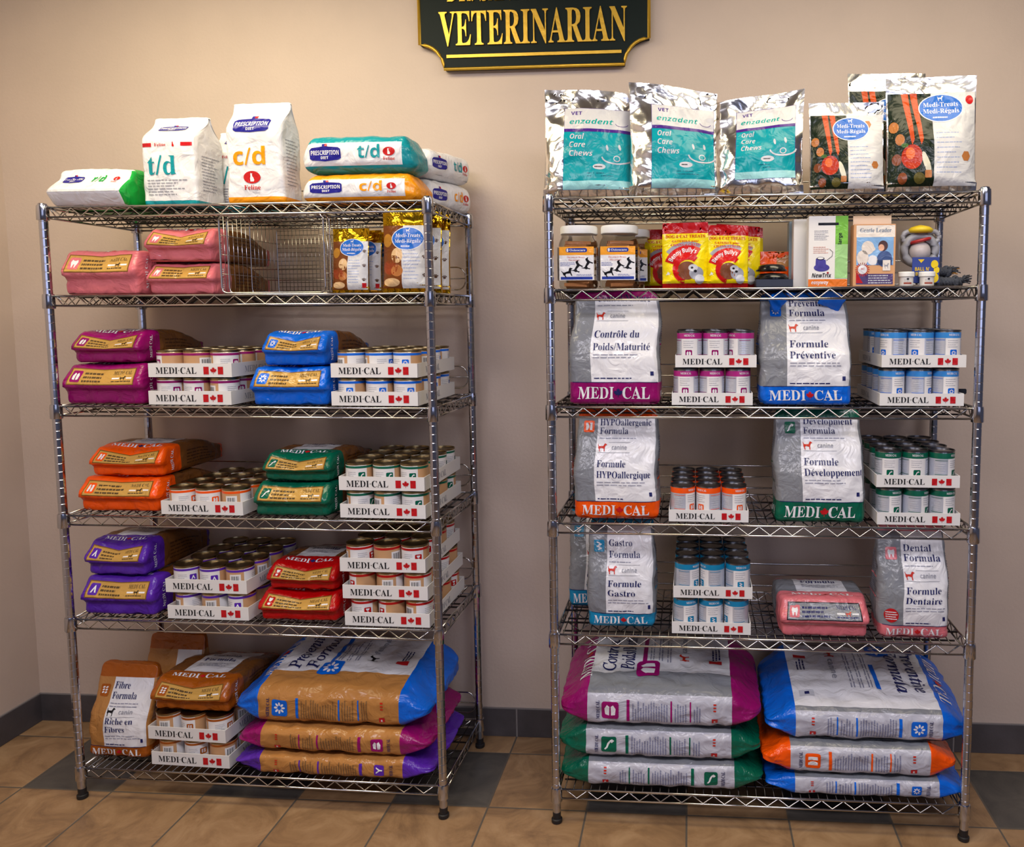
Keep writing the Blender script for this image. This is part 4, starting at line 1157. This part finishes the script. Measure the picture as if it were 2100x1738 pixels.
veg_pouch('L', 1, 1.052, 1.190, .17, .246, 'large gold treat pouch at the back, seen right of the front post', 76, True, .44, lean=.06, ez=.64, grp=G)

# ------------------------------------------------------------------ empty wire basket


def basket():
    w, d, h = .325, .33, .232; bm = bmesh.new(); root = empty('wire_basket')
    def rect(y, r, rad=.018):
        pts = []
        for cx, cz, a0 in ((w / 2 - rad, h - rad, 0), (-w / 2 + rad, h - rad, 90), (-w / 2 + rad, rad, 180), (w / 2 - rad, rad, 270)):
            pts += [(cx + rad * math.cos(math.radians(a0 + 18 * k)), y, cz + rad * math.sin(math.radians(a0 + 18 * k))) for k in range(6)]
        tube(bm, pts, r, 7, True)
    rect(-d / 2, .0030); link_mesh('rim', bm, WIRE, root)
    bm = bmesh.new(); nx, nz, ny = 24, 16, 14; R = .0012
    for k in range(1, nx):
        x = -w / 2 + w * k / nx; tube(bm, [(x, d / 2, .002), (x, d / 2, h - .002)], R, 4)
        if k % 2 == 0: tube(bm, [(x, -d / 2, .002), (x, d / 2, .002)], R, 4); tube(bm, [(x, -d / 2, h - .002), (x, d / 2, h - .002)], R, 4)
    for k in range(1, nz):
        z = h * k / nz; tube(bm, [(-w / 2, d / 2, z), (w / 2, d / 2, z)], R, 4)
        if k % 4 == 0:
            for sx in (-1, 1): tube(bm, [(sx * w / 2, -d / 2, z), (sx * w / 2, d / 2, z)], R, 4)
    for k in range(1, ny):
        y = -d / 2 + d * k / ny
        for sx in (-1, 1): tube(bm, [(sx * w / 2, y, 0), (sx * w / 2, y, h)], R, 4)
        if k % 3 == 0:
            for z in (.002, h - .002): tube(bm, [(-w / 2, y, z), (w / 2, y, z)], R, 4)
    link_mesh('mesh_panel', bm, WIRE, root)
    bm = bmesh.new()
    for k in (0.12, .5, .999):
        y = -d / 2 + d * k; rect(y, .0022)
    link_mesh('frame', bm, WIRE, root)
    place(root, 'L', 1, .697, .20, .0015)
    tag(root, 'empty wire basket lying on its side between pink bags and gold pouches', 'basket')


basket()

# ------------------------------------------------------------------ right rack, second shelf
CLEAR = mat('clear_plastic', (236, 238, 236), .06, trans=1.0, spec=.5)
CLEAR.node_tree.nodes['Principled BSDF'].inputs['IOR'].default_value = 1.12
LIDW = mat('white_lid', (236, 236, 230), .4)
BISC = mat('dog_biscuit', (178, 116, 66), .8, bump=.2, bscale=60, var=.2)
KNAVY = ink('jar_navy', (44, 62, 150)); KORG = ink('jar_orange', (236, 160, 50))


def jar(lx, ly, label, n_sticks, seed):
    w, h = .112, .176; root = None
    bm = bmesh.new(); R = w / 2
    lathe(bm, [(R * .90, 0), (R * .99, .006), (R, .02), (R, .128), (R * .96, .138), (R * .86, .148), (R * .86, .160)], 48, power=5)
    root = link_mesh('treat_jar', bm, CLEAR, angle=.7)
    bm = bmesh.new(); lathe(bm, [(R * .95, .158), (R * .98, .160), (R * .98, .178), (R * .94, .182), (R * .2, .182)], 48); link_mesh('lid', bm, LIDW, root, angle=.6)
    W = w * .90
    pr = Print(Flat(w + .001, w + .001, .15), 0, .0006); Z = lambda z: z - .075
    pr.rect('front', -W / 2, Z(.024), W / 2, Z(.120), KW, 'label', 0); pr.rect('front', -W / 2, Z(.096), W / 2, Z(.120), KORG, 'label', 1); pr.rect('front', -W / 2 + .004, Z(.026), W / 2 - .004, Z(.034), KNAVY, 'label', 1)
    pr.rrect('front', -.031, Z(.104), .031, Z(.116), KNAVY, 'label', 2, .45); pr.text('front', 'Osteocare', .003, Z(.107), .0065, KW, 'serif', .046, al='c', part='label', layer=3); pr.ell('front', -.026, Z(.110), .003, .005, KW, 'label', 3, 12)
    for q, (x, z, a, s) in enumerate(((-.026, .046, .3, .017), (.002, .062, 1.0, .018), (.032, .070, 1.1, .018))): pr.shape('front', DOG, x, Z(z), s, s * .75, KK, 'label', 2, a)
    for k in (0, 1): pr.text('front', 'They jump for the taste'[:(23, 12)[k]], -.028 + .004 * k, Z(.088 - .008 * k), .0042, KDOG, 'italic', (.052, .034)[k], part='label')
    pr.greek('front', -.048, -.004, Z(.074), 3, .004, .0014, KNAVY, seed, 'label', 1); pr.greek('front', .0, .045, Z(.040), 2, .003, .0012, KNAVY, seed, 'label', 1)
    for side in ('right', 'left'): pr.rect(side, -W / 2, Z(.024), W / 2, Z(.120), KW, 'label', 0); pr.rect(side, -W / 2, Z(.096), W / 2, Z(.120), KORG, 'label', 1); pr.greek(side, -.04, .04, Z(.085), 8, .006, .0016, KNAVY, seed, 'label', 1)
    pr.build(root); place(root, 'R', 1, lx, ly)
    tag(root, label, 'jar', 'clear treat jars with white lids')
    bm = bmesh.new(); r = random.Random(seed); b = R * .80
    for z in (.012, .020, .124, .132, .040, .060, .080, .1):
        for k in range(4):
            x = r.uniform(-.2, .2) * b; y = (-.75 + .5 * k) * b; a = r.uniform(-.25, .25); lx_ = b * .72
            vs = box(bm, -lx_, lx_, -.006, .006, -.0045, .0045)
            M_ = Matrix.Translation((x, y, z)) @ Matrix.Rotation(a, 4, 'Z') @ Matrix.Rotation(r.uniform(-.05, .05), 4, 'Y')
            for v in vs: v.co = M_ @ v.co
    o = link_mesh('dog_biscuits', bm, BISC, smooth=False); place(o, 'R', 1, lx, ly)
    tag(o, 'brown biscuit sticks filling the ' + label.split(',')[0], 'dog treats', 'biscuits in jars', 'stuff')


jar(.074, .088, 'left front treat jar, white lid and leaping dogs label', 8, 1)
jar(.194, .088, 'right front treat jar, white lid and leaping dogs label', 8, 2)
jar(.222, .212, 'treat jar standing behind the right front jar', 8, 3)

KBY = ink('bag_yellow', (240, 220, 20)); KBRD = ink('bag_red', (196, 22, 24))


def treat_bag(lx0, lx1, ly, h, label, seed, rz=0.0, lean=.04, slope=0.0):
    w = lx1 - lx0
    def warp(p, f): p.y += lean * p.z; p.z += slope * p.x * (p.z / h); return p
    so = Pouch(w, h, .062, amp=.0030, freq=20, seed=seed, warp=warp, taper=-.02, n=30, seal=.08)
    o = so.mesh(lambda f, u, v: 0 if v > .62 or v < -.93 else 1, [P['red'], P['yellow']], 'treat_bag'); pr = Print(so, .006, .0006)
    pr.text('front', 'DOG & CAT TREATS', 0, h * .265, .0085, KBRD, 'serif', w * .86, al='c'); pr.text('front', 'GATERIES pour', 0, h * .195, .0062, KBRD, 'serif', w * .58, al='c'); pr.text('front', 'CHIENS et CHATS', 0, h * .135, .0072, KBRD, 'serif', w * .62, al='c')
    cx, cy, R = w * .06, -h * .22, w * .50
    def arc(r0, r1, a0, a1, m, L):
        n = 14; A = [math.radians(a0 + (a1 - a0) * k / n) for k in range(n + 1)]
        for q in range(n): pr.poly('front', [(cx + r0 * math.cos(A[q]), cy + r0 * math.sin(A[q])), (cx + r1 * math.cos(A[q]), cy + r1 * math.sin(A[q])), (cx + r1 * math.cos(A[q + 1]), cy + r1 * math.sin(A[q + 1])), (cx + r0 * math.cos(A[q + 1]), cy + r0 * math.sin(A[q + 1]))], m, 'brand_arc', L)
    arc(R * .66, R * 1.05, 58, 160, KBRD, 1); arc(R * .42, R * .66, 50, 255, KBRD, 1); arc(R * 1.05, R * 1.22, 62, 140, KG, 1)
    pr.text('front', "Benny Bully's", 0, 0, R * .20, KW, 'bsans', R * 1.15, al='c', rot=0, curve=R * .74, part='brand_arc', layer=3)
    for vs_fs in (pr.items[('brand_arc', 'front', KW, 3)],):
        vs, fs = vs_fs[-1]; ca, sa = math.cos(.33), math.sin(.33)
        vs_fs[-1] = ([(cx + a * ca - (b + R * .74) * sa, cy + a * sa + (b + R * .74) * ca) for a, b in vs], fs)
    pr.ell('front', cx - w * .02, cy - h * .02, R * .42, R * .40, ink('window_brown', (122, 72, 48)), 'window', 1)
    pr.ell('front', w * .24, -h * .28, w * .15, h * .10, KG, 'dog_picture', 2); pr.ell('front', w * .17, -h * .20, w * .10, h * .055, KGL, 'dog_picture', 3); pr.ell('front', w * .15, -h * .20, w * .03, h * .018, KK, 'dog_picture', 4, 12)
    pr.ell('front', w * .31, -h * .37, w * .10, h * .07, KGL, 'dog_picture', 3); pr.ell('front', w * .22, -h * .25, w * .035, h * .02, KK, 'dog_picture', 4, 10)
    pr.shape('front', GULL, -w * .36, -h * .28, w * .06, h * .03, KW, 'printed_panel', 2)
    pr.build(o); place(o, 'R', 1, lx0 + w / 2, ly + .031, 0, rz)
    tag(o, label, 'treat bag', 'red and yellow dog treat bags')


treat_bag(.322, .452, .02, .187, 'front left red and yellow dog treat bag of the upright pair', 81, slope=.02)
treat_bag(.448, .566, .02, .178, 'front right red and yellow dog treat bag of the upright pair', 82, slope=-.03, rz=-.05)
treat_bag(.368, .490, .10, .187, 'red and yellow treat bag standing behind the front left one', 83, slope=-.03)
treat_bag(.478, .606, .10, .186, 'red and yellow treat bag standing behind the front right one', 84, slope=-.10, rz=-.1)
treat_bag(.258, .382, .19, .186, 'shaded red and yellow treat bag at the back beside the jars', 85)
treat_bag(.492, .620, .17, .190, 'rearmost red and yellow treat bag behind the right pair', 86, slope=-.10, rz=-.1)

BLKP = mat('black_gloss_plastic', (16, 16, 18), .18)


def black_gear():
    bm = bmesh.new(); box(bm, -.052, .052, -.05, .05, 0, .022); bmesh.ops.bevel(bm, geom=list(bm.edges), offset=.002, segments=2, affect='EDGES')
    o = link_mesh('flat_box', bm, mat('dark_navy_card', (40, 46, 62), .4), angle=.6); place(o, 'R', 1, .640, .075); tag(o, 'flat dark box under the black plastic bowls, second shelf', 'box')
    for (x, y, z, r, h, lab) in ((.638, .075, .0225, .048, .017, 'lower glossy black plastic bowl, upside down on the flat dark box'), (.636, .078, .046, .042, .019, 'upper glossy black plastic bowl, upside down on the lower bowl')):
        bm = bmesh.new(); lathe(bm, [(r, 0), (r * 1.06, .001), (r * 1.06, .005), (r * .96, .006), (r * .88, h * .8), (r * .74, h), (r * .1, h + .003)], 32)
        o = link_mesh('plastic_bowl', bm, BLKP, angle=.7); place(o, 'R', 1, x, y, z); tag(o, lab, 'bowl', 'black bowls')
    so = Pouch(.115, .110, .03, seed=88, amp=.003, freq=18, n=24)
    o = so.mesh(lambda f, u, v: 1 if (u > .25 and v > .1) else 0, [P['orange'], TAN], 'treat_packet'); place(o, 'R', 1, .640, .165); tag(o, 'orange packet standing behind the black plastic bowls', 'packet')


black_gear()


def carton(u, s, lx0, lx1, ly, d, h, name, m, label, tab=0.0, rz=0.0):
    w = lx1 - lx0; bm = bmesh.new(); box(bm, -w / 2, w / 2, -d / 2, d / 2, 0, h); bmesh.ops.bevel(bm, geom=list(bm.edges), offset=.0012, segments=2, affect='EDGES')
    o = link_mesh(name, bm, m, angle=.6); tag(o, label, 'box', 'hanging cartons'); place(o, u, s, lx0 + w / 2, ly + d / 2, 0, rz)
    return o, w, Print(Flat(w, d, h), 0, .0005)


NTW = mat('carton_white', (232, 230, 224), .4)


def newtrix(lx0, ly, label, front=True, m=NTW):
    h = .196; o, w, pr = carton('R', 1, lx0, lx0 + .108, ly, .048, h, 'collar_carton', m, label); X = lambda t: (t - .5) * w; Z = lambda t: (t - .5) * h
    if front:
        pr.rect('front', X(.68), Z(.115), X(1), Z(1), ink('carton_green', (122, 190, 70)), 'green_band', 0); pr.rect('front', X(.68), Z(.115), X(1), Z(.60), ink('carton_pale_green', (160, 208, 136)), 'green_band', 1)
        pr.rect('front', X(0), Z(0), X(1), Z(.105), ink('carton_orange', (226, 120, 40)), 'orange_band', 0); pr.text('front', 'easyway', X(.08), Z(.035), .010, KW, 'bisans', w * .44, part='orange_band')
        pr.rect('front', X(.24), Z(.87), X(.76), Z(.905), KK, 'hang_slot', 1)
        pr.text('front', 'NewTrix', X(.09), Z(.13), .012, KK, 'bisans', w * .50, part='printed_lettering'); pr.ell('front', X(.50), Z(.195), .003, .003, KR, 'printed_lettering', 2, 10)
        pr.text('front', 'large', X(.84), Z(.60), .010, KK, 'bsans', h * .16, rot=PI / 2)
        pr.greek('front', X(.14), X(.52), Z(.79), 6, .0048, .0016, KG, 4); pr.greek('front', X(.12), X(.52), Z(.56), 4, .0052, .0018, ink('carton_pink', (206, 150, 130)), 5)
        V = ink('cartoon_violet', (74, 68, 150))
        pr.ell('front', X(.34), Z(.27), w * .20, h * .055, V, 'dog_drawing', 1); pr.poly('front', [(X(.18), Z(.28)), (X(.46), Z(.26)), (X(.44), Z(.38)), (X(.19), Z(.40))], V, 'dog_drawing', 2); pr.ell('front', X(.31), Z(.40), w * .10, h * .022, KK, 'dog_drawing', 3); pr.ell('front', X(.31), Z(.403), w * .08, h * .014, KW, 'dog_drawing', 4)
        pr.line('front', [(X(.46), Z(.37)), (X(.60), Z(.43)), (X(.62), Z(.49)), (X(.54), Z(.53))], .0012, KK, 'dog_drawing', 2)
    pr.build(o)


newtrix(.733, .02, 'white collar carton with green band, violet dog and orange foot')
newtrix(.700, .09, 'white carton behind the green-banded one, its edge showing', False)
newtrix(.694, .15, 'rearmost carton, teal and white, behind the collar cartons', False, mat('carton_teal', (150, 170, 176), .4))


def leader():
    h = .172; o, w, pr = carton('R', 1, .857, .972, .02, .05, h, 'head_collar_carton', mat('carton_tan', (214, 160, 108), .4), 'tan head collar carton with picture of a child facing a pale dog'); X = lambda t: (t - .5) * w; Z = lambda t: (t - .5) * h
    bm = bmesh.new(); box(bm, -w * .46, w * .46, .012, .014, h - .002, h + .027); link_mesh('hang_tab', bm, mat('carton_tab', (214, 190, 166), .45), o, smooth=False)
    pr.rect('front', X(.06), Z(.79), X(.98), Z(.98), ink('carton_cream', (236, 228, 216)), 'title_panel', 0); pr.text('front', 'Gentle Leader', X(.52), Z(.87), .011, ink('title_blue', (104, 124, 148)), 'serif', w * .74, al='c', part='title_panel', off=-.004)
    pr.rect('front', X(.07), Z(.34), X(.95), Z(.79), ink('picture_sky', (132, 176, 220)), 'picture', 0)
    Y = ink('picture_pale', (226, 216, 204)); B = ink('picture_blue', (72, 92, 140)); S = ink('picture_skin', (224, 170, 140)); H = ink('picture_hair', (84, 60, 60))
    pr.ell('front', X(.34), Z(.62), w * .15, h * .11, Y, 'picture', 1); pr.ell('front', X(.22), Z(.46), w * .14, h * .12, Y, 'picture', 1); pr.ell('front', X(.44), Z(.60), w * .08, h * .035, Y, 'picture', 2)
    pr.ell('front', X(.70), Z(.65), w * .115, h * .085, H, 'picture', 1); pr.ell('front', X(.66), Z(.62), w * .07, h * .055, S, 'picture', 2); pr.ell('front', X(.74), Z(.44), w * .18, h * .13, B, 'picture', 1); pr.rect('front', X(.55), Z(.34), X(.92), Z(.42), B, 'picture', 1); pr.ell('front', X(.46), Z(.42), w * .12, h * .08, KW, 'picture', 1)
    pr.rect('front', X(.07), Z(.03), X(.95), Z(.20), ink('carton_plum', (82, 66, 112)), 'body', 0); pr.greek('front', X(.36), X(.93), Z(.17), 4, .0066, .0028, KGL, 9, 'body'); pr.poly('front', [(X(.07), Z(.05)), (X(.07), Z(.24)), (X(.24), Z(.05))], KR, 'body', 1)
    for k in range(20): a = 2 * PI * k / 20; pr.line('front', [(X(.22) + .010 * math.cos(a), Z(.27) + .010 * math.sin(a)), (X(.22) + .019 * math.cos(a), Z(.27) + .019 * math.sin(a))], .0022, KDOG, 'seal', 1)
    pr.ell('front', X(.22), Z(.27), .0125, .0125, KW, 'seal', 2); pr.text('front', '#1', X(.22), Z(.265), .007, KDOG, 'bsans', .009, al='c', part='seal', layer=3)
    pr.rect('front', X(.70), Z(.25), X(.88), Z(.42), ink('carton_cream', (236, 228, 216)), 'picture', 4); pr.shape('front', DOG, X(.79), Z(.33), .007, .008, KG, 'picture', 5)
    pr.rect('back', X(.2), Z(.2), X(.8), Z(.8), KGL, 'body', 0)
    pr.build(o)


leader()


def ball_toy():
    root = empty('ball_toy_pack'); tag(root, 'carded dog toy with clear blister and grey rings, blue card in front', 'dog toy')
    CARDB = mat('card_blue', (40, 62, 140), .45); Y = mat('card_yellow', (236, 204, 40), .45)
    bm = bmesh.new(); pts = [(.058 * math.cos(t) * (1 + .05 * math.cos(5 * t)), .112 + .058 * math.sin(t)) for t in [2 * PI * k / 40 for k in range(40)]]
    f = bm.faces.new([bm.verts.new((x, .03, z)) for x, z in pts]); e = bmesh.ops.extrude_face_region(bm, geom=[f]); bmesh.ops.translate(bm, verts=[v for v in e['geom'] if isinstance(v, bmesh.types.BMVert)], vec=(0, .002, 0)); bmesh.ops.recalc_face_normals(bm, faces=bm.faces)
    link_mesh('backing_card', bm, mat('toy_card', (190, 186, 184), .4), root, smooth=False)
    for q, (x, z, R, r) in enumerate(((0, .105, .044, .011), (-.032, .142, .017, .007), (.036, .142, .017, .007))):
        bm = bmesh.new(); tube(bm, [(x + R * math.cos(t), .012, z + R * .92 * math.sin(t)) for t in [2 * PI * k / 28 for k in range(28)]], r, 10, True)
        link_mesh('rubber_ring', bm, mat('toy_grey', (164, 164, 168), .3), root)
    bm = bmesh.new(); lathe(bm, [(.004, .152), (.032, .154), (.036, .162), (.026, .170), (.004, .176)], 24, 0, .012); link_mesh('yellow_top', bm, Y, root)
    bm = bmesh.new(); bmesh.ops.create_uvsphere(bm, u_segments=20, v_segments=12, radius=.030); bmesh.ops.translate(bm, verts=bm.verts, vec=(0, .012, .100)); link_mesh('ball', bm, mat('toy_ball', (200, 190, 186), .35), root)
    bm = bmesh.new(); tube(bm, [(.026 * math.cos(t), .012 + .026 * math.sin(t), .131 + .006 * math.cos(t)) for t in [2 * PI * k / 24 for k in range(24)]], .005, 8, True); link_mesh('red_band', bm, mat('toy_red', (176, 40, 40), .4), root)
    bm = bmesh.new(); box(bm, -.030, .045, -.026, -.024, .010, .082); cd = link_mesh('title_card', bm, CARDB, root, smooth=False); place(root, 'R', 1, 1.060, .09)
    class Off(Flat):
        def pt(s, f, u, v): return Vector((u * .0375 + .0075, -.026, v * .036 + .046))
        def half(s, f): return (.0375, .036)
    pr = Print(Off(.1, .1, .1), 0, .0005)
    pr.text('front', "BALL N'", -.030, -.002, .010, ink('card_gold', (226, 190, 40)), 'bsans', .040, part='lettering'); pr.text('front', 'BONE', -.028, -.016, .010, ink('card_gold', (226, 190, 40)), 'bsans', .034, part='lettering')
    pr.poly('front', [(-.022, .030), (-.004, .030), (-.013, .020)], ink('card_gold', (226, 190, 40)), 'lettering', 1)
    for a, b, r in ((.024, -.022, .012), (.024, .016, .010), (.030, .0, .008)): pr.ell('front', a, b, r, r * 1.15, ink('card_bright', (240, 208, 30)), 'bone_drawing', 2)
    pr.build(cd)


ball_toy()
for x, lab in ((1.009, 'left small white plastic jar in front of the carded dog toy'), (1.066, 'right small white plastic jar in front of the carded dog toy')):
    bm = bmesh.new(); lathe(bm, [(.018, 0), (.0195, .002), (.0195, .026), (.018, .027)], 32); o = link_mesh('small_jar', bm, mat('jar_white', (222, 218, 210), .4), angle=.6)
    bm = bmesh.new(); lathe(bm, [(.0215, .026), (.0225, .027), (.0225, .038), (.021, .040), (.003, .040)], 32); link_mesh('lid', bm, LIDW, o, angle=.6)
    pr = Print(Drum(.0195, .027), .006, .0003); pr.rect('front', -.011, -.008, .011, -.003, ink('jar_brown', (150, 76, 60)), 'label', 1); pr.greek('front', -.010, .010, .004, 2, .004, .001, KG, 2, 'label'); pr.shape('front', LEAF, 0, .006, .004, .004, KK, 'label', 2); pr.build(o)
    place(o, 'R', 1, x, .045); tag(o, lab, 'jar', 'small white jars')


def rope_toy(lx, ly, dz, L, rz, label, seed):
    bm = bmesh.new(); r = random.Random(seed); ROPE = mat('grey_rope', (74, 78, 86), .9, bump=.5, bscale=160); OR = mat('orange_rope', (180, 120, 40), .9)
    for k in range(3):
        pts = [(L * (t / 18 - .5), .008 * math.cos(t * 1.1 + k * 2.09), .014 + .008 * math.sin(t * 1.1 + k * 2.09)) for t in range(19)]
        tube(bm, pts, .0062, 8)
    for sx in (-1, 1):
        for k in range(26):
            a = r.uniform(-.8, .8); b = r.uniform(-.2, .8); l = r.uniform(.02, .032)
            p = (sx * L / 2, r.uniform(-.008, .008), .014 + r.uniform(-.006, .008)); q = (p[0] + sx * l * math.cos(a) * .9, p[1] + l * math.sin(a), max(.004, p[2] + l * b * .6))
            tube(bm, [p, ((p[0] + q[0]) / 2, (p[1] + q[1]) / 2, (p[2] + q[2]) / 2 + .003), q], .0016, 4, mi=1 if k % 9 == 0 else 0)
    for x in (-.3, .3): tube(bm, [(x * L, .012 * math.cos(t), .014 + .012 * math.sin(t)) for t in [2 * PI * k / 14 for k in range(14)]], .007, 8, True)
    o = link_mesh('rope_toy', bm, [ROPE, OR]); place(o, 'R', 1, lx, ly, dz, rz); tag(o, label, 'dog toy', 'rope toys')


rope_toy(1.135, .10, 0, .09, .15, 'lower frayed grey rope toy near the right post', 5)
rope_toy(1.140, .145, 0, .10, -.2, 'frayed grey rope toy lying behind the front rope toy', 6)
rope_toy(1.125, .120, .029, .07, .5, 'frayed grey rope toy heaped on the other two', 7)


bm = bmesh.new(); box(bm, -.004, .004, -.016, .016, 0, .016); bmesh.ops.bevel(bm, geom=list(bm.edges), offset=.002, segments=2, affect='EDGES')
clip = link_mesh('shelf_clip', bm, BLKP, angle=.6); place(clip, 'R', 2, 1.186, .10, .026, PI / 2)
tag(clip, 'small black clip between the blue-banded tins and the right post', 'clip')
